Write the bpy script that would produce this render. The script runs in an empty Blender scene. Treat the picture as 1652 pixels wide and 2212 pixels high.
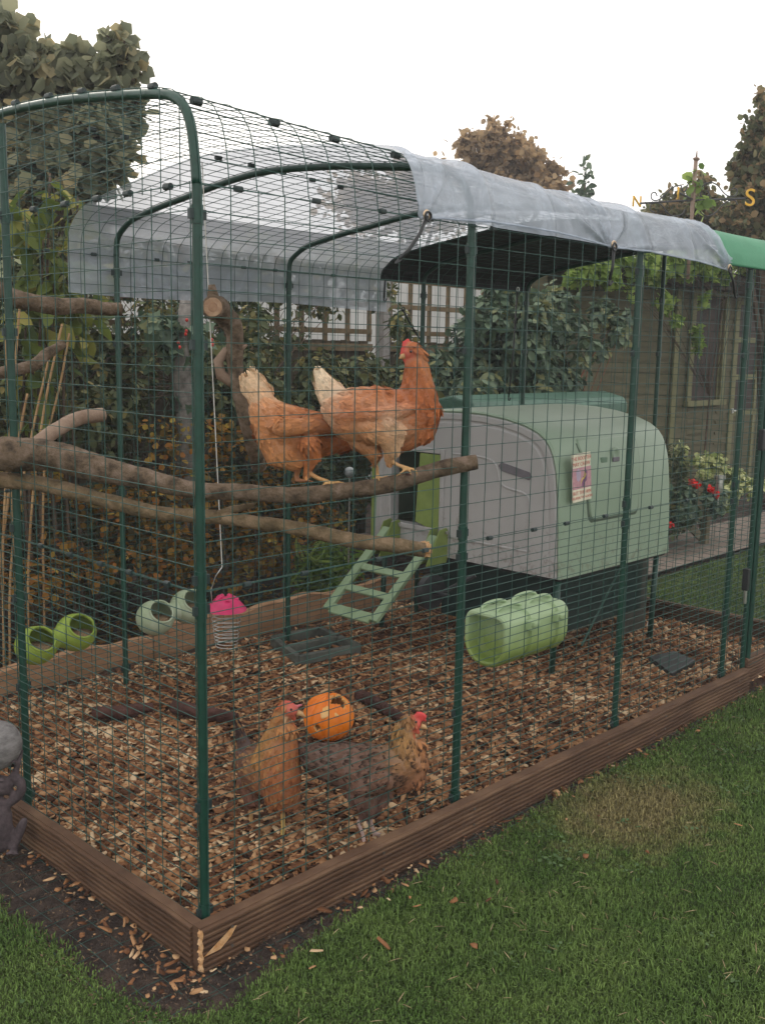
import bpy, bmesh, math, random
import numpy as np
from mathutils import Vector, Matrix
random.seed(7); rng = np.random.default_rng(7)
scene = bpy.context.scene
COL = scene.collection
# ------------------------------------------------------------------ camera, sky, sun, exposure
CAM = np.array([-1.4973, -2.0902, 1.6169]); YAW, PITCH, ROLL, FPX = 0.7701, -0.1583, 0.0179, 2199.5
_f = np.array([math.cos(PITCH)*math.cos(YAW), math.cos(PITCH)*math.sin(YAW), math.sin(PITCH)])
_r = np.cross(_f, [0, 0, 1]); _r /= np.linalg.norm(_r); _u = np.cross(_r, _f)
_r2 = math.cos(ROLL)*_r + math.sin(ROLL)*_u; _u2 = -math.sin(ROLL)*_r + math.cos(ROLL)*_u
cd = bpy.data.cameras.new('camera'); cam = bpy.data.objects.new('camera', cd); COL.objects.link(cam)
M = Matrix.Identity(4)
for i in range(3):
    M[i][0] = _r2[i]; M[i][1] = _u2[i]; M[i][2] = -_f[i]; M[i][3] = CAM[i]
cam.matrix_world = M
cd.sensor_fit = 'VERTICAL'; cd.sensor_height = 36; cd.lens = 36*FPX/2212; cd.clip_start = .05; cd.clip_end = 500
scene.camera = cam
W = bpy.data.worlds.new('World'); scene.world = W; W.use_nodes = True
nt = W.node_tree; nt.nodes.clear()
sky = nt.nodes.new('ShaderNodeTexSky'); sky.sky_type = 'NISHITA'; sky.sun_disc = False
SUN_EL, SUN_AZ = math.radians(28), math.radians(75)      # azimuth measured from +X towards +Y
sky.sun_elevation = SUN_EL; sky.sun_rotation = math.radians(90) - SUN_AZ; sky.dust_density = 4
mx = nt.nodes.new('ShaderNodeMix'); mx.data_type = 'RGBA'; mx.inputs[0].default_value = .88
nt.links.new(sky.outputs[0], mx.inputs[6]); mx.inputs[7].default_value = (13.9, 13.5, 13.0, 1)   # cloud layer
bg = nt.nodes.new('ShaderNodeBackground'); bg.inputs[1].default_value = .1
ow = nt.nodes.new('ShaderNodeOutputWorld')
nt.links.new(mx.outputs[2], bg.inputs[0]); nt.links.new(bg.outputs[0], ow.inputs[0])
sd = bpy.data.lights.new('sun', 'SUN'); sd.energy = .6; sd.angle = math.radians(18); sd.color = (1, .93, .82)
so = bpy.data.objects.new('sun', sd); COL.objects.link(so)
so.rotation_euler = Vector((math.cos(SUN_AZ)*math.cos(SUN_EL), math.sin(SUN_AZ)*math.cos(SUN_EL), math.sin(SUN_EL))).to_track_quat('Z', 'Y').to_euler()
scene.view_settings.view_transform = 'Standard'; scene.view_settings.look = 'None'
scene.view_settings.exposure = 0.27; scene.view_settings.gamma = 1
scene.render.engine = 'CYCLES'
scene.cycles.max_bounces = 8; scene.cycles.transparent_max_bounces = 24; scene.cycles.caustics_refractive = False

# ------------------------------------------------------------------ measuring: a photo point on a real plane -> metres
def _ray(x, y): return _f + (x-826)/FPX*_r2 - (y-1106)/FPX*_u2
def onX(x, y, X): d = _ray(x, y); return CAM + d*((X-CAM[0])/d[0])
def onY(x, y, Y): d = _ray(x, y); return CAM + d*((Y-CAM[1])/d[1])
def onZ(x, y, Z): d = _ray(x, y); return CAM + d*((Z-CAM[2])/d[2])
FH = np.array([math.cos(YAW), math.sin(YAW), 0.]); RH = np.array([math.sin(YAW), -math.cos(YAW), 0.])
def onD(x, y, D): d = _ray(x, y); return CAM + d*(D/(d @ FH))

# ------------------------------------------------------------------ helpers
def link(o, parent=None):
    COL.objects.link(o)
    if parent is not None: o.parent = parent
    return o
def tag(o, label=None, cat=None, group=None, kind=None):
    if label: o['label'] = label
    if cat: o['category'] = cat
    if group: o['group'] = group
    if kind: o['kind'] = kind
    return o
def empty(name, loc, rz=0.):
    o = bpy.data.objects.new(name, None); o.location = loc; o.rotation_euler = (0, 0, rz); o.empty_display_size = .1
    return link(o)
def mk(name, V, F, mat, parent=None, smooth=False, col=None):
    V = np.asarray(V, dtype=np.float32).reshape(-1, 3)
    me = bpy.data.meshes.new(name)
    if isinstance(F, np.ndarray):
        n, k = F.shape
        me.vertices.add(len(V)); me.vertices.foreach_set('co', V.ravel())
        me.loops.add(n*k); me.loops.foreach_set('vertex_index', F.astype(np.int32).ravel())
        me.polygons.add(n); me.polygons.foreach_set('loop_start', np.arange(n, dtype=np.int32)*k)
        me.update(calc_edges=True)
    else:
        me.from_pydata(V.tolist(), [], [list(f) for f in F]); me.update()
    if smooth: me.polygons.foreach_set('use_smooth', np.ones(len(me.polygons), dtype=bool))
    for m in (mat if isinstance(mat, (list, tuple)) else [mat]): me.materials.append(m)
    if col is not None:
        a = me.color_attributes.new('Col', 'FLOAT_COLOR', 'POINT')
        c = np.ones((len(V), 4), dtype=np.float32); c[:, :3] = col; a.data.foreach_set('color', c.ravel())
    return link(bpy.data.objects.new(name, me), parent)
class MB:
    def __init__(s): s.V = []; s.F = []; s.mi = []
    def add(s, V, F, mi=0):
        o = len(s.V); s.V += [tuple(v) for v in V]; s.F += [tuple(o+i for i in f) for f in F]; s.mi += [mi]*len(F); return s
    def box(s, x0, x1, y0, y1, z0, z1, mi=0):
        V = [(x, y, z) for x in (x0, x1) for y in (y0, y1) for z in (z0, z1)]
        return s.add(V, [(0, 1, 3, 2), (4, 6, 7, 5), (0, 4, 5, 1), (2, 3, 7, 6), (0, 2, 6, 4), (1, 5, 7, 3)], mi)
    def obox(s, c, X, Y, Z, mi=0):
        c, X, Y, Z = (np.array(a, float) for a in (c, X, Y, Z))
        V = [c+a*X+b*Y+d*Z for a in (-1, 1) for b in (-1, 1) for d in (-1, 1)]
        return s.add(V, [(0, 1, 3, 2), (4, 6, 7, 5), (0, 4, 5, 1), (2, 3, 7, 6), (0, 2, 6, 4), (1, 5, 7, 3)], mi)
    def tube(s, P, R, n=8, cap=True, mi=0, wob=0.):
        P = [np.array(p, float) for p in P]; m = len(P)
        if not hasattr(R, '__len__'): R = [R]*m
        if len(R) != m: R = list(np.interp(np.linspace(0, 1, m), np.linspace(0, 1, len(R)), R))
        prevn = None; V = []
        for i in range(m):
            t = P[min(i+1, m-1)]-P[max(i-1, 0)]; t /= (np.linalg.norm(t)+1e-12)
            if prevn is None:
                a = np.array([0, 0, 1.]) if abs(t[2]) < .9 else np.array([1., 0, 0])
                nn = np.cross(t, a)
            else: nn = prevn - t*(prevn @ t)
            nn /= np.linalg.norm(nn); prevn = nn; b = np.cross(t, nn)
            for k in range(n):
                a = 2*math.pi*(k+.5)/n; rr = R[i]*(1+wob*(random.random()-.5))
                V.append(P[i]+rr*(math.cos(a)*nn+math.sin(a)*b))
        F = [(i*n+k, i*n+(k+1) % n, (i+1)*n+(k+1) % n, (i+1)*n+k) for i in range(m-1) for k in range(n)]
        if cap: F += [tuple(range(n))[::-1], tuple(range((m-1)*n, m*n))]
        return s.add(V, F, mi)
    def lathe(s, prof, c=(0, 0, 0), n=24, mi=0):
        V = [(c[0]+r*math.cos(2*math.pi*k/n), c[1]+r*math.sin(2*math.pi*k/n), c[2]+z) for r, z in prof for k in range(n)]
        m = len(prof)
        F = [(i*n+k, i*n+(k+1) % n, (i+1)*n+(k+1) % n, (i+1)*n+k) for i in range(m-1) for k in range(n)]
        return s.add(V, F, mi)
    def prism(s, poly, axis, a0, a1, mi=0):
        # poly: list of 2D points in the other two axes
        def P(p, a):
            return {'x': (a, p[0], p[1]), 'y': (p[0], a, p[1]), 'z': (p[0], p[1], a)}[axis]
        n = len(poly); V = [P(p, a0) for p in poly]+[P(p, a1) for p in poly]
        F = [tuple(range(n))[::-1], tuple(range(n, 2*n))]+[(i, (i+1) % n, n+(i+1) % n, n+i) for i in range(n)]
        return s.add(V, F, mi)
    def build(s, name, mat, parent=None, smooth=False, bevel=0., origin=None, auto=None):
        V = np.array(s.V, float)
        if origin is not None: V = V-np.array(origin)
        o = mk(name, V, s.F, mat, parent, smooth)
        if any(s.mi): o.data.polygons.foreach_set('material_index', np.array(s.mi, dtype=np.int32))
        bm = bmesh.new(); bm.from_mesh(o.data); bmesh.ops.recalc_face_normals(bm, faces=bm.faces); bm.to_mesh(o.data); bm.free()
        if origin is not None: o.location = origin
        if bevel:
            b = o.modifiers.new('bevel', 'BEVEL'); b.width = bevel; b.segments = 2; b.limit_method = 'ANGLE'; b.angle_limit = .7
        if auto is not None:
            o.data.polygons.foreach_set('use_smooth', np.ones(len(o.data.polygons), dtype=bool))
            o.data.set_sharp_from_angle(angle=auto)
        return o
def inst(TV, TF, pos, R, sc):
    TV = np.asarray(TV, float); n = len(pos); k = len(TV)
    sc = np.asarray(sc, float)
    if sc.ndim == 1: sc = sc[:, None].repeat(3, 1)
    V = TV[None]*sc[:, None, :]
    V = np.einsum('nij,nkj->nki', R, V)+np.asarray(pos)[:, None, :]
    F = (np.asarray(TF)[None]+(np.arange(n)*k)[:, None, None]).reshape(-1, len(TF[0]))
    return V.reshape(-1, 3), F
def rots(n, tilt=math.pi, up=None):
    """random rotations; tilt limits the lean away from z"""
    a = rng.random(n)*2*math.pi; t = rng.random(n)**.7*tilt; b = rng.random(n)*2*math.pi
    ca, sa = np.cos(a), np.sin(a); ct, st = np.cos(t), np.sin(t); cb, sb = np.cos(b), np.sin(b)
    Z = np.zeros(n); O = np.ones(n)
    A = np.stack([ca, -sa, Z, sa, ca, Z, Z, Z, O], -1).reshape(n, 3, 3)
    B = np.stack([O, Z, Z, Z, ct, -st, Z, st, ct], -1).reshape(n, 3, 3)
    C = np.stack([cb, -sb, Z, sb, cb, Z, Z, Z, O], -1).reshape(n, 3, 3)
    return A @ B @ C
def frames(X, N):
    X = X/np.linalg.norm(X, axis=1, keepdims=True); Y = np.cross(N, X); Y /= (np.linalg.norm(Y, axis=1, keepdims=True)+1e-9)
    Z = np.cross(X, Y); return np.stack([X, Y, Z], -1)
LEAF = (np.array([(0, 0, 0), (.35, .26, .06), (.75, .2, .03), (1, 0, -.08), (.75, -.2, .03), (.35, -.26, .06), (.55, 0, -.03)]),
        [(0, 6, 1), (1, 6, 2), (2, 6, 3), (3, 6, 4), (4, 6, 5), (5, 6, 0)])
ROUND = (np.array([(0, 0, 0), (.2, .38, .05), (.65, .44, .02), (1, 0, -.1), (.65, -.44, .02), (.2, -.38, .05), (.5, 0, -.06)]), LEAF[1])
LOBED = (np.array([(0, 0, 0), (-.08, .4, .05), (.3, .3, .02), (.45, .58, -.05), (.62, .24, .0), (1, 0, -.1), (.62, -.24, 0), (.45, -.58, -.05), (.3, -.3, .02), (-.08, -.4, .05), (.35, 0, -.04)]),
         [(0, 10, 1), (1, 10, 2), (2, 10, 3), (3, 10, 4), (4, 10, 5), (5, 10, 6), (6, 10, 7), (7, 10, 8), (8, 10, 9), (9, 10, 0)])

# ------------------------------------------------------------------ materials
def newmat(name):
    m = bpy.data.materials.new(name); m.use_nodes = True; t = m.node_tree
    return m, t, t.nodes['Principled BSDF']
def sock(t, a, b): t.links.new(a, b)
def noise(t, scale, detail=4, rough=.6, vec=None, dist=0.):
    n = t.nodes.new('ShaderNodeTexNoise'); n.inputs['Scale'].default_value = scale; n.inputs['Detail'].default_value = detail
    n.inputs['Roughness'].default_value = rough; n.inputs['Distortion'].default_value = dist
    if vec is not None: t.links.new(vec, n.inputs['Vector'])
    return n
def ramp(t, fac, stops):
    r = t.nodes.new('ShaderNodeValToRGB'); e = r.color_ramp.elements
    while len(e) < len(stops): e.new(.5)
    for i, (p, c) in enumerate(stops): e[i].position = p; e[i].color = (*c, 1)
    t.links.new(fac, r.inputs[0]); return r
def objco(t, scale=(1, 1, 1)):
    tc = t.nodes.new('ShaderNodeTexCoord'); mp = t.nodes.new('ShaderNodeMapping'); mp.inputs['Scale'].default_value = scale
    t.links.new(tc.outputs['Object'], mp.inputs[0]); return mp.outputs[0]
def bump(t, b, h, strength=.3, dist=.005):
    n = t.nodes.new('ShaderNodeBump'); n.inputs['Strength'].default_value = strength; n.inputs['Distance'].default_value = dist
    t.links.new(h, n.inputs['Height']); t.links.new(n.outputs[0], b.inputs['Normal'])
def mottled(name, c1, c2, scale=8, rough=.6, bstr=.2, bdist=.004, stretch=(1, 1, 1), c3=None, spec=.3, detail=5, lo=.35, hi=.65, metal=0):
    m, t, b = newmat(name); v = objco(t, stretch); n = noise(t, scale, detail, .65, v)
    st = [(lo, c1), (hi, c2)] if c3 is None else [(lo, c1), ((lo+hi)/2, c2), (hi, c3)]
    r = ramp(t, n.outputs[0], st); sock(t, r.outputs[0], b.inputs['Base Color'])
    b.inputs['Roughness'].default_value = rough; b.inputs['Specular IOR Level'].default_value = spec; b.inputs['Metallic'].default_value = metal
    if bstr:
        n2 = noise(t, scale*4, 5, .7, v); bump(t, b, n2.outputs[0], bstr, bdist)
    return m
def island(name, stops, rough=.7, trans=0., spec=.2, nscale=None):
    m, t, b = newmat(name); g = t.nodes.new('ShaderNodeNewGeometry')
    fac = g.outputs['Random Per Island']
    if nscale:
        n = noise(t, nscale, 2, .5, objco(t)); ad = t.nodes.new('ShaderNodeMath'); ad.operation = 'MULTIPLY_ADD'
        sock(t, n.outputs[0], ad.inputs[0]); ad.inputs[1].default_value = 1.1; ad.inputs[2].default_value = -.55
        a2 = t.nodes.new('ShaderNodeMath'); a2.operation = 'ADD'; sock(t, ad.outputs[0], a2.inputs[0]); sock(t, fac, a2.inputs[1]); fac = a2.outputs[0]
    r = ramp(t, fac, stops); sock(t, r.outputs[0], b.inputs['Base Color'])
    b.inputs['Roughness'].default_value = rough; b.inputs['Specular IOR Level'].default_value = spec
    if trans:
        tr = t.nodes.new('ShaderNodeBsdfTranslucent'); sock(t, r.outputs[0], tr.inputs[0]); mxs = t.nodes.new('ShaderNodeMixShader')
        mxs.inputs[0].default_value = trans; o = t.nodes['Material Output']
        sock(t, b.outputs[0], mxs.inputs[1]); sock(t, tr.outputs[0], mxs.inputs[2]); sock(t, mxs.outputs[0], o.inputs[0])
    return m
def flat(name, c, rough=.5, metal=0., spec=.4):
    return mottled(name, tuple(x*.86 for x in c), tuple(min(1, x*1.12) for x in c), 14, rough, .05, .001, spec=spec, metal=metal)
G_POST = mottled('green powder coat', (.006, .040, .027), (.010, .058, .040), 30, .36, .03, .0005, spec=.45)
G_WIRE = mottled('green coated wire', (.014, .055, .045), (.024, .085, .07), 20, .45, 0, spec=.45)
BLACK = flat('black plastic', (.018, .02, .022), .45)
DARKCLIP = flat('grey green clip plastic', (.02, .035, .035), .45)
DECK = mottled('brown stained deck timber', (.066, .034, .019), (.105, .056, .032), 3, .75, .35, .002, (1, 1, 8), c3=(.165, .095, .055))
SOIL = mottled('dark soil', (.030, .022, .019), (.068, .048, .040), 14, .95, 1.0, .03, c3=(.12, .084, .064), detail=9)
BARK = mottled('bark', (.06, .042, .028), (.16, .112, .072), 22, .85, 1., .012, (1, 1, 1), c3=(.25, .18, .135), detail=9)
BARK2 = mottled('mossy bark', (.085, .062, .034), (.19, .135, .075), 18, .88, 1., .010, c3=(.30, .21, .13), detail=9)
BARKPALE = mottled('pale dry bark', (.2, .13, .09), (.33, .24, .18), 12, .85, .7, .005)
CUT = mottled('cut wood end', (.30, .18, .11), (.42, .28, .18), 30, .8, .6, .004)
SPLIT = mottled('fresh split wood', (.55, .27, .10), (.75, .5, .28), 40, .7, 1., .006)
CHIPBASE = mottled('bark bed', (.03, .015, .009), (.10, .05, .028), 30, .95, 1., .02)
CHIP = island('bark chips', [(0, (.055, .024, .012)), (.22, (.12, .05, .023)), (.45, (.22, .098, .043)), (.68, (.33, .165, .075)), (.88, (.48, .29, .15)), (1, (.62, .45, .28))], .8, nscale=2.2)
GRASS = None
def coopmat(name, c1, c2):
    m, t, b = newmat(name); v = objco(t); n = noise(t, 3, 4, .6, v); r = ramp(t, n.outputs[0], [(.35, c1), (.65, c2)])
    d = noise(t, 22, 8, .72, v, .6); sp = t.nodes.new('ShaderNodeSeparateXYZ'); sock(t, v, sp.inputs[0])      # mud splashes, thickest low down
    mr = t.nodes.new('ShaderNodeMapRange'); mr.inputs['From Min'].default_value = .46; mr.inputs['From Max'].default_value = .95; mr.inputs['To Min'].default_value = .16; mr.inputs['To Max'].default_value = -.02; sock(t, sp.outputs[2], mr.inputs[0])
    ad = t.nodes.new('ShaderNodeMath'); ad.operation = 'ADD'; sock(t, d.outputs[0], ad.inputs[0]); sock(t, mr.outputs[0], ad.inputs[1])
    k = ramp(t, ad.outputs[0], [(.63, (0, 0, 0)), (.78, (.5, .5, .5))]); mx_ = t.nodes.new('ShaderNodeMix'); mx_.data_type = 'RGBA'
    sock(t, k.outputs[0], mx_.inputs[0]); sock(t, r.outputs[0], mx_.inputs[6]); mx_.inputs[7].default_value = (.12, .085, .05, 1); sock(t, mx_.outputs[2], b.inputs['Base Color'])
    b.inputs['Roughness'].default_value = .42; b.inputs['Specular IOR Level'].default_value = .45; bump(t, b, d.outputs[0], .06, .001); return m
COOPGREY = coopmat('warm grey plastic', (.37, .36, .355), (.41, .40, .395))
COOPGREEN = coopmat('sage green plastic', (.235, .32, .225), (.27, .36, .262))
LIME = mottled('lime green plastic', (.17, .25, .03), (.25, .34, .05), 8, .5, .15, .001, c3=(.20, .29, .045), spec=.35)
PALELIME = mottled('olive lime plastic', (.17, .23, .06), (.23, .30, .09), 8, .5, .15, .001)
LADDER = mottled('pale green plastic', (.19, .27, .15), (.24, .33, .20), 9, .5, .1, .001, c3=(.22, .30, .17))
SAGE = mottled('sage feeder plastic', (.27, .34, .20), (.40, .46, .34), 6, .5, .15, .001)
def tubmat():
    m, t, b = newmat('pale green tub with darker yellow foot'); v = objco(t); n = noise(t, 9, 5, .7, v); sp = t.nodes.new('ShaderNodeSeparateXYZ'); sock(t, v, sp.inputs[0])
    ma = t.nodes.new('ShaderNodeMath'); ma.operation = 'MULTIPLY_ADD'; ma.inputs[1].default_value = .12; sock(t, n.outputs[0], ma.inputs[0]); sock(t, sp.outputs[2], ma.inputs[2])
    r = ramp(t, ma.outputs[0], [(.06, (.13, .19, .03)), (.13, (.24, .32, .09)), (.19, (.32, .43, .22)), (.27, (.34, .46, .27))]); sock(t, r.outputs[0], b.inputs['Base Color']); b.inputs['Roughness'].default_value = .45  # green turns darker and yellower towards the foot
    return m
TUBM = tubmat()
PINK = flat('magenta pink plastic', (.55, .022, .12), .4)
STEEL = flat('steel wire', (.55, .55, .53), .3, metal=.9)
STRINGM = flat('pale string', (.62, .6, .55), .9)
CONC = mottled('concrete', (.27, .25, .24), (.36, .34, .33), 25, .9, .4, .003)
STONE = mottled('stone frog', (.055, .042, .046), (.115, .088, .094), 40, .9, .9, .004)
STONEBALL = mottled('pale stone ball', (.14, .13, .13), (.30, .285, .28), 22, .9, 1., .008, dist if False else (1, 1, 2))
FENCEW = mottled('weathered dark fence board', (.045, .036, .024), (.10, .078, .05), 6, .85, .5, .004, (3, 3, .6))
TRELL = mottled('trellis timber', (.13, .09, .05), (.24, .18, .11), 8, .85, .4, .003)
SHEDW = mottled('olive shed boards', (.068, .064, .034), (.11, .10, .056), 5, .75, .3, .003, (.5, .5, 4))
SHEDTRIM = mottled('khaki shed trim', (.12, .12, .055), (.18, .175, .085), 8, .7, .3, .002)
DARKFASCIA = mottled('dark fascia', (.035, .028, .024), (.06, .05, .042), 6, .8, .3, .003)
WHITEW = mottled('white cladding', (.62, .62, .60), (.72, .72, .70), 3, .7, .1, .002)
CREAM = mottled('cream render', (.56, .60, .36), (.66, .70, .46), 3, .8, .1, .002)
ROOFR = mottled('dull red roof sheet', (.10, .045, .045), (.17, .08, .075), 6, .7, .2, .003)
SLEEPER = mottled('tan timber edging', (.30, .165, .085), (.44, .26, .15), 4, .85, .5, .004, (1, 1, 3))
DARKW = mottled('dark wet timber', (.06, .065, .058), (.12, .13, .11), 8, .8, .4, .003)
ROT = mottled('rotten log', (.04, .018, .014), (.11, .05, .04), 14, .9, 1., .01)
PATHM = mottled('paving', (.17, .135, .11), (.26, .21, .175), 5, .9, .4, .004)
PUMP = mottled('pumpkin skin', (.72, .16, .008), (.85, .24, .015), 5, .42, .1, .001, spec=.4)
PUMPIN = mottled('pumpkin flesh', (.72, .36, .10), (.85, .55, .25), 20, .7, .4, .002)
BEAK = flat('horn', (.50, .30, .14), .5)
EYE = flat('eye', (.02, .008, .004), .15, spec=.8)
GOLD = flat('gold painted letter', (.75, .42, .04), .45)
IRON = flat('dark iron', (.05, .05, .055), .5)
GRAIN = mottled('grain', (.14, .09, .05), (.35, .24, .14), 120, .9, 1., .004)
DARKGLASS = mottled('dark window glass', (.02, .013, .011), (.05, .032, .026), 3, .55, 0, spec=.15)
GREENCOVER = None

def feathermat():
    m, t, b = newmat('feathered body'); a = t.nodes.new('ShaderNodeVertexColor'); a.layer_name = 'Col'
    n = noise(t, 60, 4, .7, objco(t, (1, 1, 2.2))); g = t.nodes.new('ShaderNodeNewGeometry')
    ad = t.nodes.new('ShaderNodeMath'); ad.operation = 'MULTIPLY_ADD'; ad.inputs[1].default_value = .35; ad.inputs[2].default_value = .42
    sock(t, g.outputs['Random Per Island'], ad.inputs[0])
    a2 = t.nodes.new('ShaderNodeMath'); a2.operation = 'MULTIPLY_ADD'; a2.inputs[1].default_value = .9
    sock(t, n.outputs[0], a2.inputs[0]); sock(t, ad.outputs[0], a2.inputs[2])
    hs = t.nodes.new('ShaderNodeHueSaturation'); sock(t, a.outputs[0], hs.inputs['Color']); sock(t, a2.outputs[0], hs.inputs['Value'])
    sock(t, hs.outputs[0], b.inputs['Base Color']); b.inputs['Roughness'].default_value = .75; b.inputs['Specular IOR Level'].default_value = .15
    bump(t, b, n.outputs[0], .5, .004); return m
FEATHER = feathermat()
def skinmat():
    m, t, b = newmat('hen skin and body'); a = t.nodes.new('ShaderNodeVertexColor'); a.layer_name = 'Col'
    n = noise(t, 90, 4, .7, objco(t)); hs = t.nodes.new('ShaderNodeHueSaturation')
    ad = t.nodes.new('ShaderNodeMath'); ad.operation = 'MULTIPLY_ADD'; ad.inputs[1].default_value = .8; ad.inputs[2].default_value = .6
    sock(t, n.outputs[0], ad.inputs[0]); sock(t, ad.outputs[0], hs.inputs['Value']); sock(t, a.outputs[0], hs.inputs['Color'])
    sock(t, hs.outputs[0], b.inputs['Base Color']); b.inputs['Roughness'].default_value = .6
    bump(t, b, n.outputs[0], .4, .002); return m
SKIN = skinmat()
def filmmat():
    m, t, b = newmat('clear reinforced plastic film'); o = t.nodes['Material Output']
    tr = t.nodes.new('ShaderNodeBsdfTransparent'); tr.inputs[0].default_value = (.88, .90, .94, 1)
    rf = t.nodes.new('ShaderNodeBsdfRefraction'); rf.inputs[0].default_value = (.62, .64, .68, 1); rf.inputs['Roughness'].default_value = .38; rf.inputs['IOR'].default_value = 1.08
    tl = t.nodes.new('ShaderNodeBsdfTranslucent'); tl.inputs[0].default_value = (.34, .37, .43, 1)
    b.inputs['Base Color'].default_value = (.76, .85, .98, 1); b.inputs['Roughness'].default_value = .18; b.inputs['Specular IOR Level'].default_value = .7
    v = objco(t, (1, 1.6, 1)); n = noise(t, 4.5, 5, .55, v, 1.0); bump(t, b, n.outputs[0], .8, .03)
    n3 = noise(t, 3.5, 8, .72, v, 1.2); sb = t.nodes.new('ShaderNodeMath'); sb.operation = 'SUBTRACT'; sb.inputs[1].default_value = .5; sock(t, n3.outputs[0], sb.inputs[0])
    ab = t.nodes.new('ShaderNodeMath'); ab.operation = 'ABSOLUTE'; sock(t, sb.outputs[0], ab.inputs[0])
    r3 = ramp(t, ab.outputs[0], [(.0, (.56, .56, .56)), (.015, (.47, .47, .47)), (.08, (.42, .42, .42)), (.2, (.39, .39, .39))])
    m0 = t.nodes.new('ShaderNodeMixShader'); m0.inputs[0].default_value = .7; sock(t, rf.outputs[0], m0.inputs[1]); sock(t, tr.outputs[0], m0.inputs[2])
    m1 = t.nodes.new('ShaderNodeMixShader'); m1.inputs[0].default_value = .72; sock(t, tl.outputs[0], m1.inputs[1]); sock(t, b.outputs[0], m1.inputs[2])
    m2 = t.nodes.new('ShaderNodeMixShader'); sock(t, r3.outputs[0], m2.inputs[0]); sock(t, m0.outputs[0], m2.inputs[1]); sock(t, m1.outputs[0], m2.inputs[2])
    sock(t, m2.outputs[0], o.inputs[0]); return m
FILM = filmmat()
UNDER = flat('shaded tarpaulin underside', (.020, .020, .024), .8); UOFF = -1  # shade under the opaque cover, put into a near-black colour
GREENCOVER = mottled('green tarpaulin', (.035, .20, .10), (.05, .25, .13), 3, .55, .2, .01)

def lawnmat(name, base, mid, dead, isl):
    m, t, b = newmat(name); geo = t.nodes.new('ShaderNodeNewGeometry')
    n = noise(t, 3.2, 5, .65); sock(t, geo.outputs['Position'], n.inputs['Vector'])
    r = ramp(t, n.outputs[0], [(.36, base), (.64, mid)])
    # worn, dried-out patch of turf (a stain that stays put): distance from its centre, broken up by noise
    sep = t.nodes.new('ShaderNodeVectorMath'); sep.operation = 'SUBTRACT'; sep.inputs[1].default_value = (1.62, -.36, 0)
    sock(t, geo.outputs['Position'], sep.inputs[0])
    mp = t.nodes.new('ShaderNodeMapping'); mp.vector_type = 'POINT'; mp.inputs['Rotation'].default_value = (0, 0, .35); mp.inputs['Scale'].default_value = (2.6, 3.6, 0)
    sock(t, sep.outputs[0], mp.inputs[0])
    ln = t.nodes.new('ShaderNodeVectorMath'); ln.operation = 'LENGTH'; sock(t, mp.outputs[0], ln.inputs[0])
    n2 = noise(t, 9, 4, .7); sock(t, geo.outputs['Position'], n2.inputs['Vector'])
    ad = t.nodes.new('ShaderNodeMath'); ad.operation = 'MULTIPLY_ADD'; ad.inputs[1].default_value = 1.6; sock(t, n2.outputs[0], ad.inputs[0]); sock(t, ln.outputs[1] if len(ln.outputs) > 1 else ln.outputs['Value'], ad.inputs[2])
    rr = ramp(t, ad.outputs[0], [(.0, (1, 1, 1)), (.99, (0, 0, 0))])
    mr = t.nodes.new('ShaderNodeMapRange'); mr.inputs['From Min'].default_value = 2.0; mr.inputs['From Max'].default_value = 1.25; sock(t, ad.outputs[0], mr.inputs[0])
    mxx = t.nodes.new('ShaderNodeMix'); mxx.data_type = 'RGBA'; sock(t, mr.outputs[0], mxx.inputs[0]); sock(t, r.outputs[0], mxx.inputs[6]); mxx.inputs[7].default_value = (*dead, 1)
    out = mxx.outputs[2]
    if isl:
        hs = t.nodes.new('ShaderNodeHueSaturation'); ma = t.nodes.new('ShaderNodeMath'); ma.operation = 'MULTIPLY_ADD'; ma.inputs[1].default_value = 1.1; ma.inputs[2].default_value = .5
        sock(t, geo.outputs['Random Per Island'], ma.inputs[0]); sock(t, ma.outputs[0], hs.inputs['Value']); sock(t, out, hs.inputs['Color']); out = hs.outputs[0]
    sock(t, out, b.inputs['Base Color']); b.inputs['Roughness'].default_value = .8; b.inputs['Specular IOR Level'].default_value = .15
    return m
LAWN = lawnmat('lawn turf', (.028, .042, .012), (.048, .066, .018), (.11, .09, .042), False)
GRASS = lawnmat('grass blades', (.066, .120, .028), (.116, .176, .046), (.215, .185, .082), True)

# ------------------------------------------------------------------ the setting
g = MB(); g.add([(-38, -38, -.03), (38, -38, -.03), (38, 38, -.03), (-38, 38, -.03)], [(0, 1, 2, 3)])
tag(g.build('ground', SOIL), kind='structure')
def sheet(name, poly, z, mat, n=1):
    me = MB(); me.add([(x, y, z) for x, y in poly], [tuple(range(len(poly)))]); return tag(me.build(name, mat), kind='structure')
strip = [(-.33, 6), (-.33, 1.5), (-.30, .9), (-.30, .55), (-.27, .3), (-.28, .1), (-.26, -.05), (-.22, -.17), (-.10, -.245), (.05, -.20), (.3, -.17), (.6, -.155), (.95, -.13), (1.5, -.125), (2.1, -.11), (2.7, -.11), (3.3, -.10), (4.2, -.12)]
lawn_poly = [(-30, 6)]+strip+[(4.2, 1.55), (9, 1.55), (36, 1.0), (36, -30), (-30, -30)]
lo = MB(); bmv = [(x, y, 0.) for x, y in lawn_poly]
bm = bmesh.new(); vs = [bm.verts.new(v) for v in bmv]; fc = bm.faces.new(vs); bmesh.ops.triangulate(bm, faces=[fc]); me = bpy.data.meshes.new('lawn'); bm.to_mesh(me); bm.free(); me.materials.append(LAWN)
tag(link(bpy.data.objects.new('lawn', me)), kind='structure')
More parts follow.
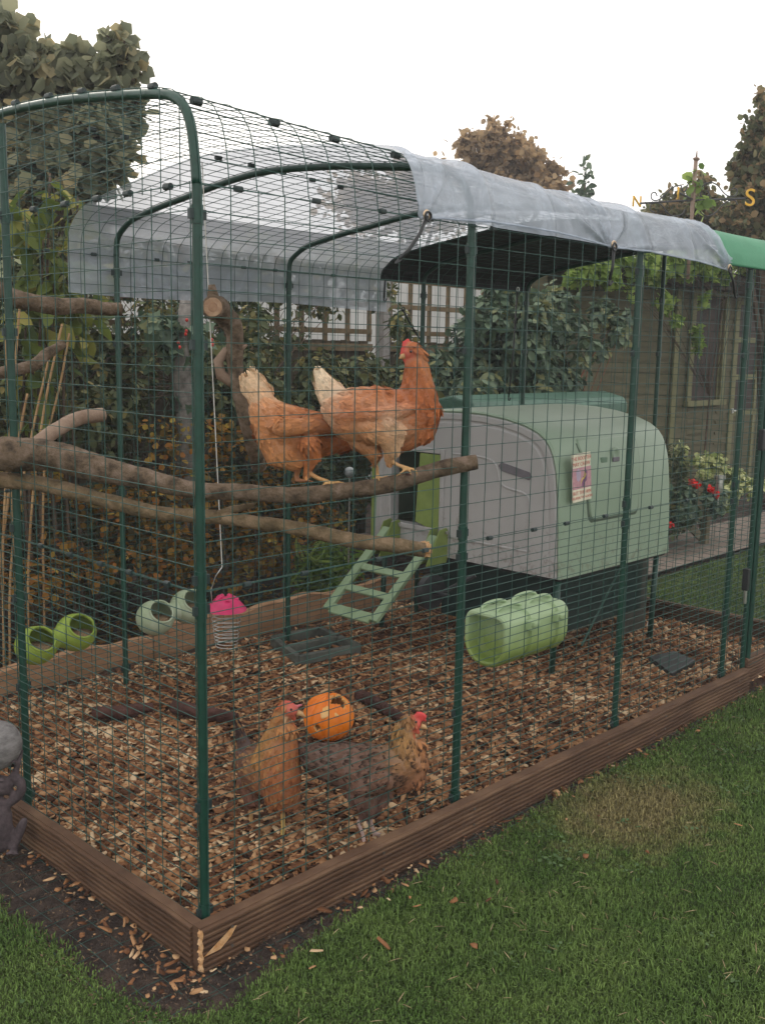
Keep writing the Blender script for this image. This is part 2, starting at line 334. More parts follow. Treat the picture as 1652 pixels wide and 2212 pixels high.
# soil strip surface, gently lumpy
nx, ny = 120, 60
X, Y = np.meshgrid(np.linspace(-.45, 4.6, nx*3), np.linspace(-.32, 2.9, ny*3), indexing='ij')
inside = (X > -.02) & (X < 4.0) & (Y > -.03) & (Y < 2.25)
def lump(x, y): return .006*np.sin(17*x+3*np.sin(9*y))+.005*np.sin(23*y+4*np.sin(11*x))+.003*np.sin(61*x+37*y)
Z = -.012+.6*lump(X, Y)
Z = np.where(inside, .026+1.0*lump(X*.6, Y*.7)+.006*np.sin(3*X+1.5*Y), Z)
V = np.stack([X, Y, Z], -1).reshape(-1, 3); I = np.arange(X.size).reshape(X.shape)
F = np.stack([I[:-1, :-1], I[1:, :-1], I[1:, 1:], I[:-1, 1:]], -1).reshape(-1, 4)
cx, cy = X[:-1, :-1].ravel(), Y[:-1, :-1].ravel(); ins = (cx > -.03) & (cx < 4.0) & (cy > -.04) & (cy < 2.25)
tag(mk('soil_strip', V, F[~ins], SOIL, smooth=True), kind='structure')
tag(mk('bark_bed', V, F[ins], CHIPBASE, smooth=True), kind='structure')
sheet('path', [(4.3, 1.62), (9, 1.62), (36, 1.3), (36, 2.6), (4.3, 2.35)], .006, PATHM)

def chipmesh(pos, size, flatness):
    n = len(pos); T = []
    k = 5; ang = np.array([0, 1.1, 2.6, 3.6, 5.2])+.0
    rad = .5*(.55+.7*rng.random((n, k))); aa = ang[None]+.6*(rng.random((n, k))-.5)
    asp = 1+1.5*rng.random(n)**2.5
    x = np.cos(aa)*rad*asp[:, None]; y = np.sin(aa)*rad/np.sqrt(asp)[:, None]; th = .04+.06*rng.random(n)
    top = np.stack([x, y, th[:, None]*np.ones((1, k))+.12*(rng.random((n, k))-.5)], -1); bot = np.stack([x*1.02, y*1.02, -th[:, None]*np.ones((1, k))], -1)
    V = np.concatenate([top, bot], 1)*size[:, None, None]
    R = rots(n, flatness); V = np.einsum('nij,nkj->nki', R, V)+pos[:, None, :]
    base = (np.arange(n)*2*k)[:, None]
    tris = []
    for i in range(1, k-1): tris.append(np.stack([base[:, 0], base[:, 0]+i, base[:, 0]+i+1], -1))
    for i in range(k):
        j = (i+1) % k; tris.append(np.stack([base[:, 0]+i, base[:, 0]+k+i, base[:, 0]+k+j], -1)); tris.append(np.stack([base[:, 0]+i, base[:, 0]+k+j, base[:, 0]+j], -1))
    return V.reshape(-1, 3), np.concatenate(tris, 0)
N = 40000
px_ = rng.random(N)**1.15*4.0; py_ = -.03+rng.random(N)*2.2
dens = px_ > -1
P = np.stack([px_, py_, .026+1.0*lump(px_*.6, py_*.7)+.006*np.sin(3*px_+1.5*py_)+.002+.014*rng.random(N)], -1)
V, F = chipmesh(P, .015+.030*rng.random(N)**1.7, .6)
tag(mk('bark_chippings', V, F, CHIP), 'thick bed of mixed pale and dark bark chips covering the floor of the run', 'bark chips', kind='stuff')
# stray chips outside
pts = []
for _ in range(270):
    s = random.random()
    if s < .45: x = -.07-abs(random.gauss(0, .07)); y = random.uniform(-.15, 1.1)
    elif s < .9: x = random.uniform(-.05, 3.3); y = -.07-abs(random.gauss(0, .04))
    else: x = random.uniform(-.3, 3); y = -.15-abs(random.gauss(0, .25))
    if random.random() < .2 and s < .45: y = -.1+.4*random.random()
    pts.append((x, y, .006 if (x > -.3 and y > -.15) else .022))
P = np.array(pts); V, F = chipmesh(P, .010+.018*rng.random(len(P))**1.5, .5)
tag(mk('stray_chippings', V, F, CHIP), 'loose bark chips scattered outside the boards on soil and lawn', 'bark chips', kind='stuff')
n = 2600; x = -.33+.27*rng.random(n); y = -.2+1.6*rng.random(n); j = n//2; x[:j] = -.25+3.5*rng.random(j); y[:j] = -.065-.10*rng.random(j)
V, F = chipmesh(np.stack([x, y, .002+.004*rng.random(n)], -1), .004+.006*rng.random(n), 1.2)
tag(mk('soil_crumbs', V, F, island('crumbs', [(0, (.03, .02, .016)), (.6, (.09, .06, .045)), (.9, (.2, .13, .08)), (1, (.3, .2, .12))], .9)), 'fine crumbs of earth and bark on the bare soil round the boards', 'soil crumbs', kind='stuff')
# grass
def inpoly(x, y, poly):
    c = np.zeros(len(x), bool); n = len(poly)
    for i in range(n):
        x1, y1 = poly[i]; x2, y2 = poly[(i+1) % n]
        cond = ((y1 > y) != (y2 > y)) & (x < (x2-x1)*(y-y1)/((y2-y1)+1e-12)+x1); c ^= cond
    return c
def visible(x, y, z=0., m=60):
    d = np.stack([x, y, np.full_like(x, z)], -1)-CAM; w = d @ _f; u = 826+FPX*(d @ _r2)/w; v = 1106-FPX*(d @ _u2)/w
    return (w > .1) & (u > -m) & (u < 1652+m) & (v > 0) & (v < 2212+m)
gx, gy = [], []
for (x0, x1, y0, y1, n) in ((-1.4, 3.8, -1.8, 1.4, 900000), (3.2, 7, -.6, 1.55, 120000)):
    x = x0+(x1-x0)*rng.random(n); y = y0+(y1-y0)*rng.random(n)
    jit = .02*rng.standard_normal(n)
    k = inpoly(x+jit, y+.02*rng.standard_normal(n), lawn_poly) & visible(x, y); d = np.hypot(x-CAM[0], y-CAM[1])
    k &= rng.random(n) < np.clip(2.6/d, .25, 1)**1.3
    gx.append(x[k]); gy.append(y[k])
gx = np.concatenate(gx); gy = np.concatenate(gy); n = len(gx); print('blades', n)
h = (.008+.014*rng.random(n))*(1+.35*np.sin(5*gx+3*gy)); az = rng.random(n)*2*np.pi; le = .9*rng.random(n)
dist = np.hypot(gx-CAM[0], gy-CAM[1]); wd = .0011+.0004*dist*.6
cxs, sns = np.cos(az), np.sin(az)
b0 = np.stack([gx-sns*wd, gy+cxs*wd, 0*gx], -1); b1 = np.stack([gx+sns*wd, gy-cxs*wd, 0*gx], -1)
m0 = np.stack([gx+cxs*h*le*.4, gy+sns*h*le*.4, h*.62], -1); tp = np.stack([gx+cxs*h*le*1.1, gy+sns*h*le*1.1, h*(1.05-.45*le)], -1)
side = np.stack([sns*wd*.8, -cxs*wd*.8, 0*gx], -1)
V = np.stack([b0, b1, m0+side, m0-side, tp], 1).reshape(-1, 3)
bs = np.arange(n)*5; F = np.concatenate([np.stack([bs, bs+1, bs+2], -1), np.stack([bs, bs+2, bs+3], -1), np.stack([bs+3, bs+2, bs+4], -1)])
tag(mk('grass', V, F, GRASS), 'short green lawn grass with a dry brown patch in front of the run', 'grass', kind='stuff')

wp = []
while len(wp) < 1500:
    c = (random.uniform(-1, 3), random.uniform(-1.7, -.1)) if random.random() < .8 else (random.uniform(-1.2, -.35), random.uniform(-.2, 1))
    for _ in range(random.randint(3, 22)): wp.append((c[0]+random.gauss(0, .03), c[1]+random.gauss(0, .03), random.uniform(.012, .022)))
wp = np.array(wp); k = inpoly(wp[:, 0], wp[:, 1], lawn_poly); wp = wp[k]
V, F = inst(ROUND[0], ROUND[1], wp, rots(len(wp), .6), .008+.007*rng.random(len(wp)))
tag(mk('lawn_weeds', V, F, island('clover leaves', [(0, (.045, .09, .03)), (1, (.11, .17, .07))], .7, .2)), 'patches of small round leaved weeds in the lawn', 'weeds', kind='stuff')
n = 900; x = -1+4.5*rng.random(n); y = -1.7+1.65*rng.random(n); k = inpoly(x, y, lawn_poly); x, y = x[k], y[k]; n = len(x)
V, F = inst(LEAF[0]*[1, .12, .5], LEAF[1], np.stack([x, y, .016+.010*rng.random(n)], -1), rots(n, .35), .015+.03*rng.random(n))
tag(mk('dry_straw', V, F, island('straw bits', [(0, (.18, .13, .07)), (1, (.42, .34, .2))], .8)), 'dry straw and clippings lying on the lawn', 'straw', kind='stuff')

# ------------------------------------------------------------------ chicken run
RUN = empty('chicken_run', (0, 0, 0))
tag(RUN, 'long walk-in chicken run of dark green posts and welded wire mesh with an arched roof', 'chicken run')
WB = 1.97; HB = .10
PROF = [(0, 2.0), (.006, 2.06), (.013, 2.105), (.022, 2.143), (.044, 2.183), (.082, 2.211), (.141, 2.227), (.243, 2.241), (.35, 2.254), (.466, 2.267), (.588, 2.28), (.718, 2.289), (.856, 2.297), (1.0, 2.301), (1.2, 2.285), (1.43, 2.252), (1.64, 2.225), (1.78, 2.20), (1.86, 2.182), (1.92, 2.15), (1.955, 2.11), (1.967, 2.06), (1.97, 2.0)]
def low(x, z): return z+float(np.interp(x, [0, .5, 1, 1.5, 2, 3, 4], [0, -.020, -.037, -.062, -.068, -.080, -.075]))*min(1, max(0, (z-2)/.15))
def resample(P, n):
    P = np.array(P, float); d = np.r_[0, np.cumsum(np.linalg.norm(np.diff(P, axis=0), axis=1))]
    s = np.linspace(0, d[-1], n); return np.stack([np.interp(s, d, P[:, i]) for i in range(P.shape[1])], -1), d[-1]
def smoothpoly(P, it=2):
    P = [np.array(p, float) for p in P]
    for _ in range(it):
        Q = [P[0]]
        for a, b in zip(P[:-1], P[1:]): Q += [a*.75+b*.25, a*.25+b*.75]
        Q.append(P[-1]); P = Q
    return P
PS = smoothpoly(PROF, 1)
def arch_z(y): return float(np.interp(y, [p[0] for p in PS], [p[1] for p in PS]))
FX = [0, 1.034, 2.046, 2.996, 3.2, 4.0]
BX = [0, .978, 1.975, 3.0, 4.0]
def post(x, y, z1=2.0, r=.0125, rings=(.12, .42, .95, 1.03, 1.62, 1.93)):
    m = MB(); m.tube([(0, 0, 0), (0, 0, z1)], r, 14)
    for z in rings:
        if z < z1: m.tube([(0, 0, z-.022), (0, 0, z+.022)], r*1.22, 14)
        if z < z1: m.box(-r*1.9, r*1.9, -.006, .006, z-.012, z+.012, 1)
    o = m.build('post', [G_POST, DARKCLIP], RUN, auto=.6); o.location = (x, y, 0); return o
for x in FX[:4]: post(x, 0)
post(4.0, 0)
for x in BX: post(x, WB)
post(0, .994, 2.27, rings=(.12, .5, .8, 1.03, 1.3, 1.65, 2.0)); post(4.0, .994, 2.27)
for x0, x1 in ((0, 0), (1.034, .978), (2.046, 1.975), (2.996, 3.0), (4.0, 4.0)):
    m = MB(); pts = [(x0+(x1-x0)*p[0]/WB, p[0], low(x0, p[1])) for p in PS]; m.tube(pts, .0125, 12)
    m.build('arch_frame', G_POST, RUN, smooth=True)
# door: an inner frame in the last bay
m = MB(); m.tube([(3.19, -.012, .06), (3.19, -.012, 2.0)], .0125, 12); m.tube([(3.225, -.02, .12), (3.225, -.02, 1.86), (3.86, -.02, 1.86), (3.86, -.02, .12), (3.225, -.02, .12)], .012, 10)
door = m.build('door_frame', G_POST, RUN, auto=.8)
m = MB(); c = onY(1607, 1250, -.04); m.box(c[0]-.014, c[0]+.014, -.062, -.034, c[2]-.055, c[2]+.05); m.tube([(c[0], -.05, c[2]-.12), (c[0], -.05, c[2]-.05)], .008, 8, mi=1)
m.build('latch', [BLACK, STEEL], door, bevel=.006)
m = MB(); c = onY(1640, 950, -.04); m.box(c[0]-.012, c[0]+.03, -.062, -.034, c[2]-.05, c[2]+.05); m.build('latch', BLACK, door, bevel=.006)
WR = .0014
def panel(name, lines):
    VV, FF, o = [], [], 0
    for L in lines:
        m = MB(); m.tube(L, WR, 4, cap=False); VV.append(np.array(m.V)); FF += [tuple(i+o for i in f) for f in m.F]; o += len(m.V)
    return mk(name, np.concatenate(VV), FF, G_WIRE, RUN, smooth=True)
def wob(a, s=.0012): return a+random.gauss(0, s)
def wallpanel(P0, P1, z0, z1, dz, nv=12, off=(0, 0)):
    P0 = np.array(P0, float); P1 = np.array(P1, float); L = []
    nz = int(round((z1-z0)/dz))
    for i in range(nz+1):
        z = z0+(z1-z0)*i/nz; zz = wob(z, .001)
        L.append([(*(P0+off), zz), (*((P0+P1)/2+off), wob(zz, .0012)), (*(P1+off), zz)])
    for i in range(nv+1):
        p = P0+(P1-P0)*(i+.0)/nv+off; L.append([(p[0], p[1], z0-.004), (p[0]+random.gauss(0, .001), p[1]+random.gauss(0, .001), (z0+z1)/2), (p[0], p[1], z1+.004)])
    return panel('mesh_panel', L)
for a, b in zip([0, 1.034, 2.046], [1.034, 2.046, 2.996]):
    wallpanel((a, 0), (b, 0), HB-.02, 1.0, .0283, 12, (0, -.019)); wallpanel((a, 0), (b, 0), 1.004, 2.0, .0624, 12, (0, -.0195))
wallpanel((2.996, 0), (3.19, 0), HB-.02, 2.0, .0283, 3, (0, -.019))
o = wallpanel((3.225, -.02), (3.86, -.02), .12, 1.0, .0283, 8, (0, -.014)); o.name = 'door_mesh'
o = wallpanel((3.225, -.02), (3.86, -.02), 1.0, 1.86, .0624, 8, (0, -.014)); o.name = 'door_mesh'
for a, b in zip(BX[:-1], BX[1:]):
    wallpanel((a, WB), (b, WB), .04, 1.0, .0283, 12, (0, .019)); wallpanel((a, WB), (b, WB), 1.004, 2.0, .0624, 12, (0, .0195))
for x, s in ((0, -1), (4.0, 1)):
    for a, b in ((0, .994), (.994, WB)):
        wallpanel((x, a), (x, b), HB-.02, 1.0, .0283, 12, (s*.019, 0)); wallpanel((x, a), (x, b), 1.004, 2.0, .0624, 12, (s*.0195, 0))
    L = []
    for i in range(24):
        y = WB*(i+.5)/24; L.append([(x+s*.019, y, 1.99), (x+s*.019, y, low(x, arch_z(y))+.012)])
    for z in (2.0, 2.065, 2.13, 2.195):
        ys = [p[0] for p in PS if low(x, p[1]) >= z] or [.98]; L.append([(x+s*.019, min(ys)-.003, z), (x+s*.019, max(ys)+.003, z)])
    panel('gable_mesh', L)
RP, RL = resample(PS, 200)
def roofpt(s, off=.014):
    i = np.interp(s, np.linspace(0, 1, 200), np.arange(200)); a = RP[int(i)]; b = RP[min(int(i)+1, 199)]; p = a+(b-a)*(i-int(i)); t = (RP[min(int(i)+2, 199)]-RP[max(int(i)-1, 0)]); t /= np.linalg.norm(t); nrm = np.array([-t[1], t[0]])
    return p+nrm*off
for (a, a2), (b, b2) in zip([(0, 0), (1.034, .978), (2.046, 1.975), (2.996, 3.0)], [(1.034, .978), (2.046, 1.975), (2.996, 3.0), (4.0, 4.0)]):
    for s0, s1 in ((0, .5), (.5, 1)):
        L = []; nn = 19
        for i in range(nn+1):
            s = s0+(s1-s0)*i/nn; p = roofpt(s); k = p[0]/WB
            L.append([(a+(a2-a)*k, p[0], low(a, p[1])), (a+(b-a)*.33, p[0], low(a+(b-a)*.33, wob(p[1]-.001, .0015))), (a+(b-a)*.66, p[0], low(a+(b-a)*.66, wob(p[1]-.001, .0015))), (b+(b2-b)*k, p[0], low(b, p[1]))])
        for i in range(13):
            f = i/12
            L.append([((a+(b-a)*f)*(1-q[0]/WB)+(a2+(b2-a2)*f)*q[0]/WB, q[0], low(a+(b-a)*f, q[1])+.0015) for q in (roofpt(s0+(s1-s0)*j/22) for j in range(23))])
        panel('roof_mesh', L)
# clips
cl0 = MB(); cl0.obox((0, 0, 0), (.010, 0, 0), (0, .006, 0), (0, 0, .005)); cl0.tube([(-.011, 0, .0), (.011, 0, 0)], .0075, 8)
clip = cl0.build('mesh_clip', DARKCLIP, RUN, auto=.6); first = True
def addclip(x, y, z, rz=0, s=1.):
    global first
    if first: o = clip; first = False
    else: o = clip.copy(); link(o, RUN)
    o.location = (x, y, low(x, z) if z > 2.02 else z); o.rotation_euler = (random.uniform(-.2, .2), 0, rz); o.scale = (s, s, s)
for x in (.13, .33, .62, .83, 1.15, 1.4, 1.6, 1.86, 2.2, 2.5, 2.75): addclip(x, -.021, 1.002)
for x in (.10, .36, .60, .8, 1.1): addclip(x+.02*random.random(), -.02, 2.0)
for x in (.16, .4, .66, .88, 1.2, 1.38, 1.7, 1.9, 2.3): addclip(x, WB+.02, 2.003); addclip(x+.05, WB+.02, 1.002)
for y in (.12, .3, .45, .62, .8, 1.15): addclip(-.021, y, 1.002, math.pi/2); addclip(-.021, y-.03, 2.0, math.pi/2, 1.15)
for x in (.08, .33, .55, .8): addclip(x, .11, 2.222, 0, 1.3)
for x in (.3, .42, .7, .8, .95, 1.1, 1.25, 1.4): addclip(x, .985, 2.312, 0, 1.1)
for y in (.18, .35, .52, .7, .9, 1.15, 1.4): addclip(0, y, arch_z(y)+.018, math.pi/2, 1.15)
# anti-dig skirt lying on the soil
L = []
for i in range(4): L.append([(-.075-.075*i, -.20+.03*i, -.002), (-.07-.075*i, .2, .004), (-.08-.072*i, .6, -.003), (-.07-.075*i, 1.0, .003), (-.07-.075*i, 1.5, -.002)])
for i in range(24): L.append([(-.32, -.17+.072*i, -.003), (-.2, -.165+.071*i, .004), (-.06, -.17+.072*i, -.002)])
for i in range(2): L.append([(-.1, -.10-.06*i, .003), (.5, -.1-.05*i, -.003), (1.2, -.09-.04*i, .004), (2, -.085-.03*i, -.002), (3.3, -.075-.02*i, .003)])
for i in range(40): L.append([(-.02+.083*i, -.065, -.002), (-.02+.083*i, -.065-.10*max(.2, 1-i/40), .003)])
WR = .0009; panel('ground_skirt', L)

# ------------------------------------------------------------------ ribbed edging boards
def ribbed(name, a, b, z0, z1, th, mat, label, outward):
    """board from a to b (plan), ribbed outer face"""
    a = np.array(a, float); b = np.array(b, float); L = np.linalg.norm(b-a); e = (b-a)/L; nrm = np.array(outward, float)
    prof = []; nr = 8; H = z1-z0
    prof.append((0, 0))
    for i in range(nr):
        for t, d in ((.02, .0), (.10, .0085), (.48, .0095), (.62, .0085), (.72, 0)): prof.append((d, H*(i+t)/nr))
    prof += [(0, H-.001), (-.004, H), (-th, H), (-th, 0)]
    seg = int(L/.12)+1; V = []; n = len(prof)
    for i in range(seg+1):
        s = L*i/seg; w = .0012*math.sin(s*9)+.001*math.sin(s*23)
        for j, (d, z) in enumerate(prof):
            q = a+e*s+nrm*(d+w); V.append((q[0], q[1], z0+z+.0015*math.sin(s*5)))
    F = [(i*n+j, i*n+(j+1) % n, (i+1)*n+(j+1) % n, (i+1)*n+j) for i in range(seg) for j in range(n)]+[tuple(range(n)), tuple(range(seg*n, seg*n+n))[::-1]]
    m = MB(); m.add(V, F)
    return tag(m.build(name, mat, origin=(a[0], a[1], 0)), label, 'edging board', 'brown timber boards edging the run')
ribbed('edging_board', (-.058, -.058), (3.17, -.058), -.01, .118, .030, DECK, 'long brown ribbed board along the front foot of the run', (0, -1))
e2 = ribbed('edging_board', (-.056, 1.95), (-.056, -.026), -.01, .116, .028, DECK, 'brown ribbed board at the near end beside the stone frog', (-1, 0))
ribbed('edging_board', (3.2, -.03), (4.03, -.03), .03, .155, .028, DECK, 'brown ribbed threshold board under the run door', (0, -1))
ribbed('edging_board', (4.05, -.03), (4.05, 1.95), -.01, .13, .028, DECK, 'dark board across the far end of the run by the lawn', (-1, 0))
m = MB(); m.add([(-.0615-.0025*math.sin(z*260)-.0015*math.sin(z*610), y, z) for z in np.linspace(-.004, .1175, 24) for y in (-.0690, -.0560)]+[(-.0555+.002*math.sin(z*190+1), -.0692, z) for z in np.linspace(-.004, .1175, 24)], [(2*i, 2*i+1, 2*i+3, 2*i+2) for i in range(23)]+[(2*i, 2*i+2, 48+i+1, 48+i) for i in range(23)]); m.add([(-.055, -.0698, .040), (-.02, -.0698, .058), (.040, -.0698, .088), (.055, -.0698, .086), (.035, -.0698, .062), (.0, -.0698, .040)], [(0, 1, 2, 3, 4, 5)])
wf = m.build('split_corner', SPLIT, e2); wf.location = -e2.location; tag(wf, 'bare pale split wood at the mitred corner')
fb = bpy.data.objects['edging_board']
for x in (.04, .62, 1.06, 1.9, 2.35, 3.05):
    for z in (.032, .088):
        m = MB(); m.tube([(x+.058, -.0125, z), (x+.058, -.0085, z)], .0042, 10); m.build('screw_head', flat('dull screw', (.16, .14, .12), .5, metal=.7) if 'dull screw' not in bpy.data.materials else bpy.data.materials['dull screw'], fb)
# wavy tan edging beyond the back mesh
def wavy(x0, x1, y, zf, label):
    n = int((x1-x0)/.03); V = []; F = []
    for i in range(n+1):
        x = x0+(x1-x0)*i/n; z = zf(x)
        V += [(x, y-.02+.006*math.sin(x*7), -.02), (x, y-.02+.006*math.sin(x*7), z), (x, y+.03, z+.004), (x, y+.03, -.02)]
    for i in range(n):
        for j in range(4): F.append((i*4+j, i*4+(j+1) % 4, i*4+4+(j+1) % 4, i*4+4+j))
    F += [(0, 1, 2, 3), tuple(n*4+j for j in (3, 2, 1, 0))]
    m = MB(); m.add(V, F); return tag(m.build('timber_edging', SLEEPER), label, 'edging')
wavy(-.9, 1.31, 2.27, lambda x: .145+.008*math.sin(x*9)+.006*math.sin(x*21+1), 'tan timber edging behind the lime green feeder')
wavy(1.33, 3.3, 2.29, lambda x: .175+.012*math.sin(x*8+2)+.007*math.sin(x*19), 'tan wavy topped timber edging behind the pink feeder lid')

# ------------------------------------------------------------------ branches
def branch(name, pts, label, mat=BARK, cat='branch', endmat=None, cuts=(), n=14, wobv=.035, group=None, parts=()):
    P = np.array([p[:3] for p in pts], float); R = np.array([p[3] for p in pts])
    Q = smoothpoly(np.c_[P, R], 3); Q, _ = resample(Q, max(30, int(len(pts)*14)))
    o0 = Q[0, :3]; m = MB()
    rr = [q[3]*(1+.035*math.sin(i*.31)+.02*math.sin(i*.83+1)) for i, q in enumerate(Q)]
    jog = [q[:3]+np.array([0, 0, .10*q[3]*math.sin(i*.23)])+.012*q[3]*rng.standard_normal(3) for i, q in enumerate(Q)]
    m.tube(jog, rr, n, cap=True, wob=wobv)
    nf = len(m.F)
    o = m.build(name, [mat, endmat or CUT], origin=tuple(o0), smooth=True)
    mi = np.zeros(nf, dtype=np.int32)
    for k, f in enumerate(o.data.polygons):
        if len(f.vertices) > 4: f.material_index = 1; f.use_smooth = False
    tag(o, label, cat, group); return o
perch = branch('perch_branch', [(-.25, 1.12, 1.30, .058), (0, .96, 1.272, .053), (.10, .85, 1.258, .048), (.17, .75, 1.232, .042), (.28, .61, 1.19, .030), (.38, .52, 1.17, .0265), (.55, .38, 1.155, .026), (.70, .24, 1.165, .026), (.82, .14, 1.190, .026), (.93, .05, 1.235, .027), (1.04, -.045, 1.268, .024)],
       'thick smooth branch used as the perch under the two gold hens')
m = MB(); m.tube(smoothpoly([(.02, .95, 1.28), (.1, .95, 1.33), (.22, 1.0, 1.375), (.33, 1.02, 1.38)], 2), [.024]*13, 12, wob=.12)
b_ = m.build('side_limb', BARKPALE, perch, smooth=True); b_.location = -perch.location
m = MB(); m.lathe([(.0, .004), (.008, .006), (.011, 0)], n=10); k_ = m.build('knot', ROT, perch, smooth=True); k_.location = Vector((.86, .085, 1.225))-perch.location
lowb = branch('perch_branch', [(-.25, 1.2, 1.21, .026), (-.02, 1.0, 1.185, .026), (.1, .86, 1.165, .025), (.17, .75, 1.13, .024), (.26, .64, 1.10, .023), (.38, .54, 1.085, .022), (.5, .46, 1.07, .022), (.62, .38, 1.045, .023), (.75, .26, 1.01, .024), (.84, .17, .99, .025), (.95, .09, .972, .024)],
       'thinner forked branch below the main perch, broken at its right end', BARK2, endmat=SPLIT)
m = MB(); m.tube([(.42, .5, 1.085), (.48, .5, 1.10), (.54, .46, 1.115)], [.018, .013, .008], 8, wob=.2); q = m.build('stub', BARK2, lowb, smooth=True); q.location = -lowb.location
m = MB()
tp_ = np.array((.95, .09, .972))
for k in range(26):
    c = tp_+np.array((random.uniform(-.004, .012), random.uniform(-.014, .008), random.uniform(-.021, .021))); m.obox(c, (random.uniform(.006, .014), -.006, random.uniform(-.004, .004)), (.002, .003, 0), (0, 0, random.uniform(.002, .006)))
q = m.build('broken_end', SPLIT, lowb); q.location = -lowb.location
Dl = 3.95
def LP(x, y, D=Dl): return tuple(onD(x, y, D))
lim = branch('tree_limb', [(*LP(462, 664, 3.83), .043), (*LP(474, 668, 3.9), .042), (*LP(494, 688, 3.98), .040), (*LP(508, 715), .036), (*LP(507, 755), .033), (*LP(508, 795), .031), (*LP(516, 835), .033), (*LP(540, 930), .034), (*LP(560, 1010, 4.1), .03)],
       'sawn off upright limb with its round cut end facing out beside the corner post', BARK)
ax_ = np.array(LP(462, 664, 3.83))-np.array(LP(474, 668, 3.9)); ax_ = ax_/np.linalg.norm(ax_)
cn = np.array(LP(462, 664, 3.83)); m = MB(); m.tube([cn-ax_*.012, cn+ax_*.006, cn+ax_*.010], [.0445, .0445, .041], 22, wob=.03)
m.tube([cn+ax_*.0095, cn+ax_*.0112], [.036, .034], 22, mi=1, wob=.05); m.tube([cn+ax_*.0108, cn+ax_*.0122], [.019, .017], 18, mi=2, wob=.06); q = m.build('cut_end', [BARK, CUT, mottled('heartwood', (.26, .15, .09), (.34, .21, .13), 40, .85, .5, .002)], lim); q.location = -lim.location
m = MB(); m.tube([LP(508, 828), LP(478, 810), LP(472, 780), LP(488, 760), LP(520, 754), LP(534, 745)], [.024, .022, .02, .018, .014, .004], 10, wob=.15)
q = m.build('side_limb', BARKPALE, lim, smooth=True); q.location = -lim.location
m = MB(); m.tube([LP(462, 655, 3.85), LP(460, 634, 3.85), LP(458, 615, 3.85)], [.028, .02, .012], 10, wob=.2); q = m.build('stub', BARK, lim, smooth=True); q.location = -lim.location
branch('tree_limb', [(*LP(-60, 600, 3.3), .028), (*LP(10, 632, 3.35), .028), (*LP(60, 655, 3.4), .029), (*LP(110, 660, 3.45), .029), (*LP(165, 661, 3.5), .027), (*LP(260, 668, 3.6), .022)], 'upper left bare limb running level behind the middle end post', BARK)
branch('tree_limb', [(*LP(-60, 812, 3.3), .019), (*LP(0, 805, 3.3), .019), (*LP(50, 798, 3.35), .019), (*LP(85, 782, 3.4), .020), (*LP(105, 762, 3.45), .018), (*LP(138, 742, 3.5), .014)], 'short bent limb poking in at the left edge below the level one', BARK)

